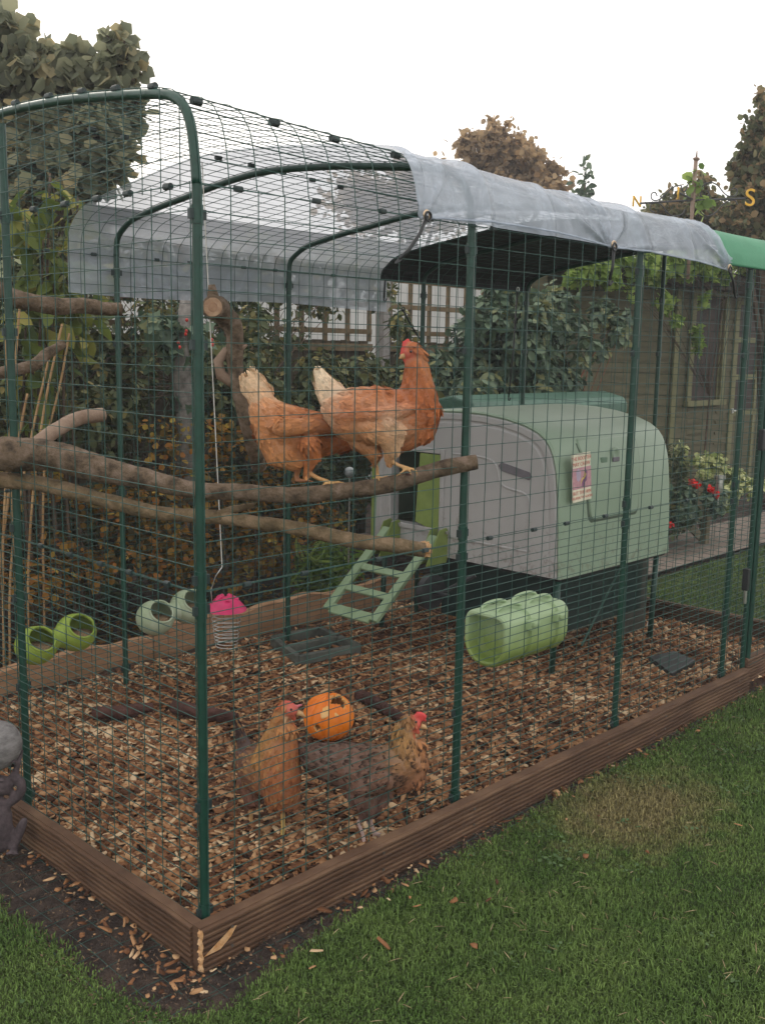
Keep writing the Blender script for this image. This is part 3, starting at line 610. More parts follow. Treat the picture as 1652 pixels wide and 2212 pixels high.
# ------------------------------------------------------------------ blobs -> one continuous body
ICO = None
def ico():
    global ICO
    if ICO is None:
        bm = bmesh.new(); bmesh.ops.create_icosphere(bm, subdivisions=2, radius=1); bm.verts.ensure_lookup_table()
        ICO = (np.array([v.co[:] for v in bm.verts]), [tuple(v.index for v in f.verts) for f in bm.faces]); bm.free()
    return ICO
def blobbody(name, chains, voxel, smooth, mat, parent):
    """chains: dict(p=[(x,y,z,r)..], c=colour, s=(sx,sy,sz), k=class). returns object, sphere centres etc."""
    C, R, S, K, T = [], [], [], [], []
    for ci, ch in enumerate(chains):
        p = np.array(ch['p'], float); s = np.array(ch.get('s', (1, 1, 1)), float)
        if len(p) == 1: C.append(p[0, :3]); R.append(p[0, 3]); S.append(s); K.append(ci); T.append((0, 0, -1.)); continue
        for a, b in zip(p[:-1], p[1:]):
            L = np.linalg.norm(b[:3]-a[:3]); n = max(2, int(L/(.25*min(a[3], b[3])))+1); t = (b[:3]-a[:3])/(L+1e-9)
            for i in range(n): q = a+(b-a)*i/(n-1); C.append(q[:3]); R.append(q[3]); S.append(s); K.append(ci); T.append(t)
    C, R, S, K, T = map(np.array, (C, R, S, K, T))
    TV, TF = ico(); n = len(C)
    V, F = inst(TV, TF, C, np.repeat(np.eye(3)[None], n, 0), R[:, None]*S)
    o = mk(name, V, F, mat, None)
    md = o.modifiers.new('r', 'REMESH'); md.mode = 'VOXEL'; md.voxel_size = voxel; md.use_smooth_shade = True
    ms = o.modifiers.new('s', 'SMOOTH'); ms.factor = .5; ms.iterations = smooth
    dg = bpy.context.evaluated_depsgraph_get(); me = bpy.data.meshes.new_from_object(o.evaluated_get(dg)); o.modifiers.clear()
    old = o.data; o.data = me; bpy.data.meshes.remove(old); me.name = name
    if parent is not None: o.parent = parent
    nv = len(me.vertices); co = np.empty(nv*3, np.float32); me.vertices.foreach_get('co', co); co = co.reshape(-1, 3)
    no = np.empty(nv*3, np.float32); me.vertices.foreach_get('normal', no); no = no.reshape(-1, 3)
    d = np.full((nv, len(chains)), 9.); tang = np.zeros((nv, 3)); best = np.full(nv, 9.)
    for i in range(n):
        di = (np.linalg.norm((co-C[i])/S[i], axis=1)-R[i]); j = K[i]; d[:, j] = np.minimum(d[:, j], di)
        u = di < best; best[u] = di[u]; tang[u] = T[i]
    sharp = np.array([ch.get('sh', .012) for ch in chains])
    w = np.exp(-(d-d.min(1, keepdims=True))/sharp.min()*1.0); w = np.exp(-(d-d.min(1, keepdims=True))/sharp[None]); w /= w.sum(1, keepdims=True)
    cols = w @ np.array([ch['c'] for ch in chains]); cls = np.array([ch.get('k', 0) for ch in chains])[d.argmin(1)]
    a = me.color_attributes.new('Col', 'FLOAT_COLOR', 'POINT'); cc = np.ones((nv, 4), np.float32); cc[:, :3] = cols; a.data.foreach_set('color', cc.ravel())
    if not me.materials: me.materials.append(mat)
    me.polygons.foreach_set('use_smooth', np.ones(len(me.polygons), dtype=bool))
    return o, co, no, cols, cls, tang
FT = (np.array([(0, -.10, 0), (0, .10, 0), (.45, .21, .02), (.45, -.21, .02), (.8, .17, .015), (.8, -.17, .015), (1, 0, -.02)]),)
def hen(label, crop, D, foot, chains, n_f, beak, eyes, streak=None, group=None):
    ox, oy, k = crop; K_ = .8533/k
    def dp(cx, cy): return (ox+cx/k)*.8533, (oy+cy/k)*.8533
    A = onD(*dp(*foot), D); A[2] = A[2]
    th = math.atan2(RH[1], RH[0]); root = empty('hen', tuple(A), th)
    tag(root, label, 'hen', group)
    def L(cx, cy, dep=0.):
        w = onD(*dp(cx, cy), D+dep)-A; return np.array([w @ RH, w @ FH, w[2]])
    sc = K_*D/FPX
    ch2 = []
    for c in chains:
        q = dict(c); q['p'] = [(*L(a, b, (e[0] if e else 0.)), r*sc*(1+(e[0] if e else 0)/D)) for a, b, r, *e in c['p']]; ch2.append(q)
    body, co, no, cols, cls, tang = blobbody('body', ch2, .0042, 4, SKIN, root)
    ok = np.where(cls == 0)[0]; sel = rng.choice(ok, min(n_f, len(ok)), replace=False)
    Nn = no[sel]; T = tang[sel]; T = T-Nn*(T*Nn).sum(1, keepdims=True)+.05*rng.standard_normal((len(sel), 3))
    T -= Nn*(T*Nn).sum(1, keepdims=True); T /= (np.linalg.norm(T, axis=1, keepdims=True)+1e-6)
    X = T+Nn*.045; Fm = frames(X, Nn); pos = co[sel]-T*.008-Nn*.0015
    ln = .024+.018*rng.random(len(sel)); scl = np.stack([ln, ln*.72, ln], -1)
    TF = [(0, 2, 1), (0, 3, 2), (3, 4, 2), (3, 5, 4), (5, 6, 4)]
    V, F = inst(FT[0], TF, pos, Fm, scl)
    cc = np.repeat(cols[sel]*(.82+.36*rng.random((len(sel), 1))), 7, 0)
    if streak:
        mk_ = np.tile(np.array([0, 0, .2, .2, .8, .8, 1]), len(sel))[:, None]; sc_ = np.repeat(rng.random(len(sel)) < streak[1], 7)[:, None]
        zone = np.repeat(np.array([streak[2](*p) for p in co[sel]]), 7)[:, None]
        cc = np.where(sc_ & zone, cc*(1-mk_)+np.array(streak[0])*mk_, cc)
    po = mk('plumage', V, F, FEATHER, root, smooth=True, col=cc)
    vn = np.repeat(Nn, 7, 0)+.25*np.repeat(Fm[:, :, 2], 7, 0); vn /= np.linalg.norm(vn, axis=1, keepdims=True); po.data.normals_split_custom_set_from_vertices(vn.tolist())
    m = MB(); b0, b1, br = beak; p0, p1 = L(*b0), L(*b1); mid = (p0+p1)/2+np.array([0, 0, .003])
    m.tube([p0, mid, p1], [br*sc*1.25, br*sc*.95, br*sc*.15], 10); m.build('beak', BEAK, root, smooth=True)
    for e in eyes:
        p = L(*e[:3]); m = MB(); r = .0042; m.lathe([(r*math.sin(a), -r*math.cos(a)) for a in np.linspace(0.01, math.pi-.01, 8)], p, 10)
        m.build('eye', EYE, root, smooth=True)
    return root
RUST = (.37, .112, .035); RUSTD = (.19, .052, .026); RUSTL = (.44, .20, .085); CRM = (.78, .63, .45); CRMT = (.60, .38, .21); REDC = (.60, .035, .045); REDF = (.55, .07, .075); LEGY = (.55, .33, .13)
c6 = (580, 820, 2.753)
def toes(cx, cy, d, spread, down=0, r=9):
    return [dict(p=[(cx, cy, r*1.1, d), (cx+s*spread*.5, cy+dy*.3, r*.95, d-q*.5), (cx+s*spread, cy+dy, r*.75, d-q)], c=LEGY, k=1, sh=.004) for s, dy, q in ((1, down, .0), (.75, down+18, .03), (-.55, down+10, -.005), (.55, down, -.03))]
hen('gold hen with cream thigh standing upright on the perch, head turned back to face left', c6, 3.22, (1150, 1090), [
    dict(p=[(1320, 640, 160), (1180, 655, 205), (1030, 645, 215), (890, 640, 200), (800, 610, 150)], c=RUST, s=(1, .80, 1), sh=.03),
    dict(p=[(800, 610, 120), (745, 520, 100), (690, 450, 80), (645, 375, 52)], c=CRM, s=(1, .55, 1), sh=.03),
    dict(p=[(760, 660, 60), (690, 520, 70), (625, 430, 30)], c=CRM, s=(1, .5, 1), sh=.03),
    dict(p=[(1295, 290, 74), (1302, 350, 92), (1312, 450, 122), (1312, 560, 156)], c=(.31, .088, .030), s=(1, .85, 1), sh=.02),
    dict(p=[(1320, 215, 42), (1345, 290, 44), (1365, 380, 50)], c=RUSTL, sh=.015),
    dict(p=[(1400, 600, 85), (1340, 730, 110), (1230, 820, 70)], c=RUST, sh=.03),
    dict(p=[(1265, 205, 50)], c=REDF, k=1, sh=.004),
    dict(p=[(1275, 170, 48), (1330, 215, 45)], c=(.42, .15, .06), sh=.006),
    dict(p=[(1205, 205, 20), (1222, 160, 24), (1243, 125, 20)], c=REDC, k=1, s=(1, .45, 1), sh=.004), dict(p=[(1222, 150, 16), (1245, 108, 12)], c=REDC, k=1, s=(1, .45, 1), sh=.004), dict(p=[(1208, 165, 12), (1212, 120, 8)], c=REDC, k=1, s=(1, .45, 1), sh=.004),
    dict(p=[(1225, 240, 24), (1245, 275, 20), (1275, 270, 16)], c=REDC, k=1, s=(1, .6, 1), sh=.004),
    dict(p=[(930, 690, 75, -.05), (1010, 730, 110, -.055), (1110, 760, 105, -.055), (1130, 850, 70, -.05), (1118, 930, 36, -.04)], c=(.52, .27, .12), s=(1, .7, 1), sh=.02),
    dict(p=[(1110, 690, 45, -.08), (1160, 730, 52, -.07), (1170, 800, 45, -.06)], c=CRM, s=(1, .6, 1), sh=.03),
    dict(p=[(860, 640, 60, -.06), (1000, 640, 60, -.075), (1150, 620, 62, -.075), (1230, 590, 60, -.06)], c=(.33, .09, .035), s=(1.2, .5, .8), sh=.015),
    dict(p=[(900, 800, 80), (1000, 880, 70), (1010, 940, 34)], c=RUSTL, sh=.02),
    dict(p=[(1010, 940, 17, .02), (1030, 1000, 14, .02), (1035, 1060, 15, .02)], c=LEGY, k=1, sh=.004),
    dict(p=[(1118, 950, 17, -.04), (1180, 985, 15, -.045), (1240, 1005, 16, -.045)], c=LEGY, k=1, sh=.004)]
    + [dict(p=[(1240, 1005, 12, -.045), (1280, 1010, 11, -.05), (1310, 1035, 10, -.055), (1312, 1062, 6, -.05)], c=LEGY, k=1, sh=.004), dict(p=[(1240, 1010, 12, -.045), (1200, 1035, 10, -.06), (1165, 1060, 7, -.06)], c=LEGY, k=1, sh=.004), dict(p=[(1240, 1005, 12, -.045), (1265, 1035, 10, -.075), (1262, 1055, 6, -.08)], c=LEGY, k=1, sh=.004)]
    + [dict(p=[(1035, 1070, 12, .02), (1070, 1072, 10, .0), (1105, 1060, 8, .0)], c=LEGY, k=1, sh=.004), dict(p=[(1035, 1070, 12, .02), (1005, 1085, 9, .0), (990, 1100, 6, -.01)], c=LEGY, k=1, sh=.004), dict(p=[(1035, 1070, 12, .02), (1045, 1090, 9, -.03)], c=LEGY, k=1, sh=.004)],
    3800, ((1225, 225), (1183, 243), 21), [(1266, 193, -.047)])
c7 = c6
hen('gold hen bending forward on the perch, head hidden behind the upright hen', c7, 3.26, (700, 1110), [
    dict(p=[(800, 800, 100, .13), (720, 780, 130, .10), (600, 775, 170, .06), (470, 775, 205, .03), (350, 730, 190, .0), (270, 640, 130, 0)], c=RUST, s=(1, .8, 1), sh=.03),
    dict(p=[(300, 640, 115), (235, 560, 95), (185, 480, 70), (145, 405, 48)], c=(.62, .38, .20), s=(1, .5, 1), sh=.03),
    dict(p=[(200, 560, 40), (140, 480, 45), (110, 420, 30)], c=CRM, s=(1, .45, 1), sh=.03),
    dict(p=[(240, 460, 26), (205, 380, 20), (175, 335, 10)], c=CRM, s=(1, .45, 1), sh=.03), dict(p=[(290, 480, 26), (250, 410, 14), (238, 385, 6)], c=RUSTL, s=(1, .45, 1), sh=.02),
    dict(p=[(300, 780, 120, -.02), (350, 880, 120, -.02), (430, 930, 95, -.01), (540, 900, 80)], c=(.50, .24, .10), s=(1, .8, 1), sh=.035),
    dict(p=[(560, 840, 80, -.04), (590, 900, 55, -.04), (560, 990, 36, -.03), (545, 1030, 24, -.03)], c=RUST, sh=.02),
    dict(p=[(380, 730, 70, -.07), (520, 710, 70, -.06), (640, 700, 60, -.02)], c=RUSTL, s=(1.2, .5, .9), sh=.02),
    dict(p=[(560, 690, 70, -.045), (640, 690, 80, -.03), (700, 720, 70, .0)], c=RUSTD, s=(1, .7, 1), sh=.02),
    dict(p=[(830, 720, 80, .16), (860, 640, 60, .17), (880, 600, 52, .17)], c=RUSTD, sh=.02),
    dict(p=[(900, 590, 40, .17)], c=REDF, k=1, sh=.005), dict(p=[(900, 545, 20, .17), (925, 540, 18, .17)], c=REDC, k=1, s=(1, .4, 1), sh=.004),
    dict(p=[(545, 1035, 18, -.03), (620, 1075, 17, -.035), (710, 1108, 17, -.035)], c=LEGY, k=1, sh=.004),
    dict(p=[(710, 1108, 13, -.035), (760, 1102, 11, -.03), (800, 1108, 9, -.03)], c=LEGY, k=1, sh=.004), dict(p=[(710, 1108, 13, -.035), (735, 1140, 11, -.06), (740, 1195, 6, -.065)], c=LEGY, k=1, sh=.004),
    dict(p=[(710, 1108, 13, -.035), (660, 1118, 10, -.05), (625, 1148, 7, -.055)], c=LEGY, k=1, sh=.004),
    dict(p=[(480, 1000, 30, .03), (470, 1060, 17, .03), (470, 1090, 14, .03), (540, 1090, 12, .02), (580, 1098, 8, .02)], c=(.45, .2, .1), k=1, sh=.004)],
    3300, ((925, 600, .17), (960, 612, .17), 18), [(905, 580, .13)])
c8 = (500, 1650, 2.36)
BRN = (.085, .048, .036); BRN2 = (.11, .055, .036); GOLDN = (.40, .22, .075)
hen('ginger chested hen facing the carved pumpkin with its dark tail behind it', c8, 3.10, (507, 1125), [
    dict(p=[(530, 480, 72, 0), (520, 560, 88, 0), (505, 640, 118, 0), (495, 720, 140, 0), (500, 800, 128, 0)], c=(.29, .100, .038), s=(1, .9, 1), sh=.03),
    dict(p=[(505, 380, 55, .01), (478, 460, 60, .02), (440, 560, 80, .03), (400, 640, 80, .03)], c=GOLDN, sh=.02),
    dict(p=[(470, 760, 140, .04), (400, 720, 150, .10), (330, 660, 120, .16), (290, 600, 80, .19)], c=BRN2, s=(1, .9, 1), sh=.02),
    dict(p=[(300, 620, 80, .17), (268, 540, 56, .18), (250, 470, 38, .18), (238, 420, 16, .18)], c=(.03, .02, .022), s=(.7, 1, 1), sh=.01),
    dict(p=[(300, 780, 75, .14), (330, 850, 70, .12), (320, 910, 30, .12)], c=(.16, .075, .05), sh=.02),
    dict(p=[(560, 350, 44)], c=REDF, k=1, sh=.004), dict(p=[(520, 330, 44, .01), (505, 380, 50, .01)], c=(.33, .10, .04), sh=.006),
    dict(p=[(565, 310, 12), (545, 300, 12), (520, 298, 10)], c=REDC, k=1, s=(1, .5, 1), sh=.004), dict(p=[(590, 330, 13), (610, 320, 12), (625, 318, 8)], c=(.6, .15, .2), k=1, s=(1, .5, 1), sh=.004),
    dict(p=[(570, 385, 19), (580, 408, 14)], c=REDC, k=1, s=(1, .6, 1), sh=.004), dict(p=[(528, 400, 13, -.01)], c=(.7, .6, .4), k=1, sh=.003),
    dict(p=[(480, 860, 90), (510, 900, 55), (508, 940, 24)], c=(.32, .12, .045), sh=.02), dict(p=[(560, 860, 60), (580, 920, 22)], c=(.35, .2, .12), sh=.01),
    dict(p=[(508, 930, 18), (512, 1040, 15), (506, 1115, 16)], c=(.60, .42, .12), k=1, sh=.004),
    dict(p=[(506, 1118, 11), (560, 1125, 9, .0), (605, 1136, 6, 0)], c=(.60, .42, .12), k=1, sh=.004), dict(p=[(506, 1118, 11), (455, 1130, 9), (410, 1143, 6)], c=(.60, .42, .12), k=1, sh=.004), dict(p=[(506, 1118, 11), (506, 1145, 9, -.03), (504, 1172, 6, -.05)], c=(.60, .42, .12), k=1, sh=.004),
    dict(p=[(318, 915, 16, .12), (322, 990, 14, .12), (308, 1040, 13, .12), (292, 1085, 7, .12)], c=LEGY, k=1, sh=.004), dict(p=[(318, 1010, 10, .12), (365, 1050, 8, .11), (398, 1072, 6, .11)], c=LEGY, k=1, sh=.004), dict(p=[(318, 1010, 10, .12), (350, 1020, 8, .14), (375, 1028, 6, .15)], c=LEGY, k=1, sh=.004)],
    3300, ((595, 362), (648, 392), 16), [(560, 345, -.036)], streak=((.34, .18, .07), .25, lambda x, y, z: z > .14))
hen('dark brown hen with gold neck and red comb standing by the front board', c8, 3.08, (1000, 1140), [
    dict(p=[(1270, 670, 105), (1180, 690, 140), (1030, 700, 165), (880, 680, 152), (740, 650, 118), (650, 600, 60, .03), (600, 560, 24, .04)], c=(.12, .070, .052), s=(1, .85, 1), sh=.03),
    dict(p=[(1225, 470, 62), (1228, 540, 85), (1235, 620, 105)], c=(.36, .20, .07), s=(1, .9, 1), sh=.02),
    dict(p=[(1320, 560, 40), (1320, 650, 62), (1300, 740, 72), (1230, 790, 60)], c=(.36, .13, .05), sh=.025),
    dict(p=[(1100, 760, 90, -.04), (980, 800, 90, -.04), (930, 760, 60, -.05)], c=(.20, .10, .065), s=(1, .8, 1), sh=.03),
    dict(p=[(980, 840, 100, -.02), (1010, 900, 70, -.02), (1000, 950, 48, -.01), (985, 985, 26, -.01)], c=(.13, .075, .065), sh=.02),
    dict(p=[(1080, 850, 80, .04), (1050, 930, 50, .05), (1030, 970, 28, .05)], c=(.15, .085, .07), sh=.02),
    dict(p=[(1255, 420, 50)], c=(.20, .10, .045), sh=.006),
    dict(p=[(1298, 432, 40)], c=REDC, k=1, sh=.004),
    dict(p=[(1300, 385, 18), (1330, 375, 22), (1355, 385, 18)], c=REDC, k=1, s=(1, .5, 1), sh=.004), dict(p=[(1340, 400, 18), (1360, 410, 12)], c=REDC, k=1, s=(1, .5, 1), sh=.004), dict(p=[(1315, 372, 13), (1312, 360, 8)], c=REDC, k=1, s=(1, .5, 1), sh=.004),
    dict(p=[(1305, 465, 20, -.005), (1318, 485, 15, -.005)], c=REDC, k=1, s=(1, .6, 1), sh=.004), dict(p=[(1272, 452, 15, -.018)], c=(.8, .75, .75), k=1, sh=.003),
    dict(p=[(985, 990, 15, -.01), (960, 1020, 14, -.01), (985, 1085, 13, -.01), (995, 1130, 13, -.01)], c=(.62, .46, .42), k=1, sh=.004),
    dict(p=[(1030, 975, 15, .05), (1040, 1040, 13, .05), (1058, 1082, 13, .05)], c=(.62, .46, .42), k=1, sh=.004)]
    + [dict(p=[(995, 1130, 11, -.01), (995+a, 1150+b, 8, -.02), (995+2*a, 1160+b, 6, -.03)], c=(.62, .46, .42), k=1, sh=.004) for a, b in ((22, 5), (-18, 8), (5, 12))]
    + [dict(p=[(1058, 1082, 11, .05), (1058+a, 1090+b, 8, .05), (1058+2*a, 1095+2*b, 6, .05)], c=(.62, .46, .42), k=1, sh=.004) for a, b in ((22, -6), (20, 10), (-10, 12))],
    3800, ((1335, 445), (1374, 462), 15), [(1305, 420, -.032)], streak=((.02, .012, .01), .45, lambda x, y, z: z > .19))
for o in bpy.data.objects:
    if o.name.startswith('hen') and o.type == 'EMPTY': pass

# ------------------------------------------------------------------ pumpkin
def ball(n, m_, rfun, hole, zs=1.):
    V = []; F = []
    for i in range(m_+1):
        th = math.pi*i/m_
        for j in range(n):
            ph = 2*math.pi*j/n; r = rfun(th, ph); V.append((r*math.sin(th)*math.cos(ph), r*math.sin(th)*math.sin(ph), r*math.cos(th)*zs))
    for i in range(m_):
        for j in range(n):
            th = math.pi*(i+.5)/m_; ph = 2*math.pi*(j+.5)/n
            d = np.array([math.sin(th)*math.cos(ph), math.sin(th)*math.sin(ph), math.cos(th)])
            if not hole(d, th, ph): F.append((i*n+j, (i+1)*n+j, (i+1)*n+(j+1) % n, i*n+(j+1) % n))
    return V, F
def dirn(a, b, c): v = np.array(a*RH-b*FH+np.array([0, 0, c])); return v/np.linalg.norm(v)   # right, towards camera, up
hd = dirn(.42, .22, .85); nd = dirn(-.30, .90, -.12); gd = dirn(.02, .72, .42)
def jag(d, c, r, am, fr):
    ang = math.acos(max(-1, min(1, d @ c))); t = d-c*(d @ c); a = np.arctan2(t @ FH, t @ RH+1e-9); return ang < r*(1+am*math.sin(a*fr)+am*.6*math.sin(a*fr*2.3+1))
hp = lambda d, th, ph: jag(d, hd, .40, .2, 5) or jag(d, nd, .15, .35, 3)
V, F = ball(120, 80, lambda th, ph: .104*(1-.07*abs(math.cos(ph*5))**6)*(1-.08*math.exp(-(th/.35)**2)), hp, .95)
m = MB(); m.add(V, F); pc = onZ(716, 1600, .055)+np.array([.02, .04, 0])
pk = m.build('carved_pumpkin', [PUMP, PUMPIN, PUMPIN], origin=None, smooth=True); pk.location = (pc[0], pc[1], .045+.096)
s_ = pk.modifiers.new('shell', 'SOLIDIFY'); s_.thickness = .013; s_.offset = -1; s_.material_offset = 1; s_.material_offset_rim = 2
tag(pk, 'small orange pecked pumpkin with a jagged hole on top lying on the bark chips', 'pumpkin')
m = MB()   # patch where the skin is pecked away
VV = []; c0 = gd
t1 = np.cross(c0, [0, 0, 1]); t1 /= np.linalg.norm(t1); t2 = np.cross(c0, t1)
ring = []
for k in range(28):
    a = 2*math.pi*k/28; rr = .36*(1+.22*math.sin(3*a)+.12*math.sin(7*a+1)); d = c0*math.cos(rr)+(t1*math.cos(a)+t2*math.sin(a)*.7)*math.sin(rr); ring.append(d/np.linalg.norm(d))
rings = [[(c0*(1-f)+d*f) for d in ring] for f in (.35, .7, 1.)]
V = [tuple(c0*.1045*np.array([1, 1, .95]))]+[tuple(d/np.linalg.norm(d)*(.1035 if f < 2 else .1012)*np.array([1, 1, .95])) for f, rg in enumerate(rings) for d in rg]
F = [(0, 1+k, 1+(k+1) % 28) for k in range(28)]+[(1+f*28+k, 1+(f+1)*28+k, 1+(f+1)*28+(k+1) % 28, 1+f*28+(k+1) % 28) for f in range(2) for k in range(28)]
F = [f for f in F if not hp(*(lambda c: (c/np.linalg.norm(c), 0, 0))(np.mean([V[i] for i in f], axis=0)))]
m.add(V, F); m.build('pecked_patch', PUMPIN, pk, smooth=True)
m = MB(); m.tube([(0, 0, .0), (.004, .003, .0)], .001, 6)

# ------------------------------------------------------------------ logs, frame on the floor
def log(pts, r, label, mat=ROT):
    P = [onZ(*p, .065) for p in pts]; return branch('rotten_log', [(*q, r*f) for q, f in zip(P, (.8, 1, .95, .6) if len(P) == 4 else (.8, 1, .6))], label, mat, 'log', endmat=mat, wobv=.3)
log([(200, 1542), (265, 1538), (330, 1528)], .032, 'short crumbling reddish log left of the corner post')
log([(375, 1527), (440, 1540), (512, 1552)], .034, 'short crumbling log lying behind the corner post')
log([(772, 1500), (810, 1515), (880, 1560)], .028, 'dark branch piece lying behind the pumpkin')
fr = empty('dust_bath_surround', (1.86, 1.62, .04)); tag(fr, 'low dark wooden frame lying on the chips in front of the ladder', 'frame')
def fbar(a, b, w=.034, h=.050, mat=DARKW):
    a = np.array(a, float); b = np.array(b, float); m = MB(); e = (b-a)/2; nn = np.array([-e[1], e[0], 0]); nn = nn/np.linalg.norm(nn)*w/2
    m.obox((a+b)/2+np.array([0, 0, h/2]), e, nn, (0, 0, h/2)); o = m.build('bar', mat, fr, bevel=.003); return o
A_, B_, C_, D_ = (-.19, -.10, 0), (.02, .27, 0), (.22, .18, 0), (.10, -.24, 0)
A_ = tuple((onZ(645, 1420, .08)-np.array([1.86, 1.62, .08]))*[1, 1, 0]); D_ = tuple((onZ(775, 1395, .08)-np.array([1.86, 1.62, .08]))*[1, 1, 0])
B_ = tuple((onZ(590, 1378, .08)-np.array([1.86, 1.62, .08]))*[1, 1, 0]); C_ = tuple((onZ(690, 1358, .08)-np.array([1.86, 1.62, .08]))*[1, 1, 0])
E_ = tuple((np.array(A_)+np.array(B_))/2); G_ = tuple((np.array(C_)+np.array(D_))/2)
for a, b in ((A_, D_), (B_, C_), (A_, B_), (C_, D_), (E_, G_)): fbar(a, b)
sl = MB(); P4 = [onZ(a, b, .066) for a, b in ((1400, 1418), (1455, 1405), (1500, 1425), (1450, 1455))]
sl.add([tuple(p) for p in P4]+[(p[0], p[1], .03) for p in P4], [(0, 1, 2, 3), (4, 7, 6, 5), (0, 4, 5, 1), (1, 5, 6, 2), (2, 6, 7, 3), (3, 7, 4, 0)])
tag(sl.build('slate_slab', BLACK, bevel=.004), 'thin black slab half buried in the chips right of the coop', 'slab')

# ------------------------------------------------------------------ double ball feeders
def feeder(x, y, z, mat, label, r=.088, gap=.185, tilt=.06, ang=0.):
    root = empty('double_ball_feeder', (x, y, z), ang); tag(root, label, 'feeder', 'double ball feeders on the back mesh')
    ho = np.array([0, -.80, .60])
    for k, dx in enumerate((-gap/2, gap/2)):
        hole = lambda d, th, ph: (lambda ang_: ang_ < .70)(math.acos(max(-1, min(1, d @ ho))))
        V, F = ball(56, 40, lambda th, ph: r, hole, .93)
        m = MB(); m.add(V, F); b = m.build('bowl', mat, root, smooth=True); b.location = (dx, 0, dx*tilt*2)
        s = b.modifiers.new('shell', 'SOLIDIFY'); s.thickness = .005; s.offset = -1
        m = MB(); t1 = np.array([1., 0, 0]); t2 = np.cross(ho, t1); P = [tuple(ho*math.cos(.715)*r*1.0+(t1*math.cos(a)+t2*math.sin(a))*math.sin(.715)*r*1.0*np.array([1, 1, .95])) for a in np.linspace(0, 2*math.pi, 40)]
        m.tube(P, .005, 6, cap=False); m.build('rim', mat, b, smooth=True)
        m = MB(); m.lathe([(0.001, .008), (.05, .004), (.074, -.004), (.072, -.03)], n=24); m.build('feed', GRAIN, b, smooth=True)
    m = MB(); m.tube([(-gap/2+.06, 0, -.005), (0, 0, 0), (gap/2-.06, 0, .005)], [.055, .040, .055], 18, cap=False); m.build('neck', mat, root, smooth=True)
    return root
q1 = onY(122, 1380, 1.85); q2 = onY(372, 1322, 1.85)
feeder(q1[0], q1[1], q1[2], LIME, 'lime green double ball feeder at the far left of the back mesh')
feeder(q2[0], q2[1], q2[2], SAGE, 'pale sage double ball feeder between the back post and the pink lid')
# pink lidded treat holder on a string
tr = onD(489, 1310, 3.9); tr = empty('treat_feeder', tuple(tr)); tag(tr, 'pink lidded hanging treat feeder with a wire spiral below', 'feeder')
m = MB(); m.lathe([(.001, .034), (.03, .034), (.046, .030), (.058, .016), (.078, -.006), (.080, -.014), (.072, -.012), (.03, .0), (.001, .002)], n=32)
for k in range(5): a = k*1.26+.4; m.tube([(.045*math.cos(a), .045*math.sin(a), .026), (.020*math.cos(a), .02*math.sin(a), .040)], [.011, .009], 8)
m.build('lid', PINK, tr, auto=.7)
m = MB(); P = []
for i in range(9*20+1):
    t = i/180; a = 2*math.pi*i/20; r = .060-.018*t; P.append((r*math.cos(a), r*math.sin(a), -.02-.145*t**.85))
m.tube(P, .0018, 5); m.build('spiral', STEEL, tr, smooth=True)
tl = np.array(tr.location); top = onD(437, 351, 3.86)
m = MB(); hk = onD(480, 1225, 3.86); m.tube([tuple(hk-tl), tuple(onD(466, 1245, 3.87)-tl), tuple(onD(456, 1275, 3.88)-tl), (-.068, 0, .02)], .0022, 6); m.build('hook', STEEL, tr, smooth=True)
m = MB(); a = top-tl; b = hk-tl; m.tube([tuple(a), tuple(a+(b-a)*.5), tuple(b)], .0021, 6); m.build('string', STRINGM, tr)

# ------------------------------------------------------------------ green tub hooked on the front mesh
tb = empty('plastic_tub', (1.535, .13, .48)); tag(tb, 'pale green plastic tub with twin handles hooked inside the front mesh below the coop', 'tub')
def rrect(y0, y1, z0, z1, rb, rt, n=8):
    P = []
    for (cy, cz, r, a0) in ((y1-rb, z0+rb, rb, -90), (y1-rt, z1-rt, rt, 0), (y0+rt, z1-rt, rt, 90), (y0+rb, z0+rb, rb, 180)):
        for i in range(n+1): a = math.radians(a0+90*i/n); P.append((cy+r*math.cos(a), cz+r*math.sin(a)))
    return P
Lh = .20
# body: loft with end recess
def loft(rings, closed=False):
    n = len(rings[0]); V = [v for r in rings for v in r]; F = [(i*n+j, i*n+(j+1) % n, (i+1)*n+(j+1) % n, (i+1)*n+j) for i in range(len(rings)-1) for j in range(n)]
    F += [tuple(range(n))[::-1], tuple(range((len(rings)-1)*n, len(rings)*n))]; return V, F
def rr2(x, g, y0=-.10, y1=.10, z0=0., z1=.205): return [(x, y, z) for y, z in rrect(y0+g, y1-g, z0+g, z1-g, max(.09-g, .03), max(.05-g, .02))]
rings = [rr2(-Lh+.07, .040), rr2(-Lh+.05, .026), rr2(-Lh+.015, .024), rr2(-Lh+.004, .020), rr2(-Lh, .014), rr2(-Lh+.002, .006), rr2(-Lh+.010, 0), rr2(-.085, 0), rr2(-.080, .009), rr2(-.055, .009), rr2(-.050, 0), rr2(.085, 0), rr2(.090, .009), rr2(.115, .009), rr2(.120, 0), rr2(Lh-.03, 0), rr2(Lh-.008, .008), rr2(Lh, .025)]
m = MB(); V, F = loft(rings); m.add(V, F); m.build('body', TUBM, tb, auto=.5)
for cx in (-.09, .10):
    m = MB(); m.tube(smoothpoly([(cx-.08, -.02, .196), (cx-.06, -.02, .216), (cx, -.02, .222), (cx+.06, -.02, .216), (cx+.08, -.02, .196)], 2), .007, 8); m.tube(smoothpoly([(cx-.08, .05, .196), (cx-.06, .05, .214), (cx, .05, .220), (cx+.06, .05, .214), (cx+.08, .05, .196)], 2), .007, 8); m.build('handle', TUBM, tb, smooth=True)
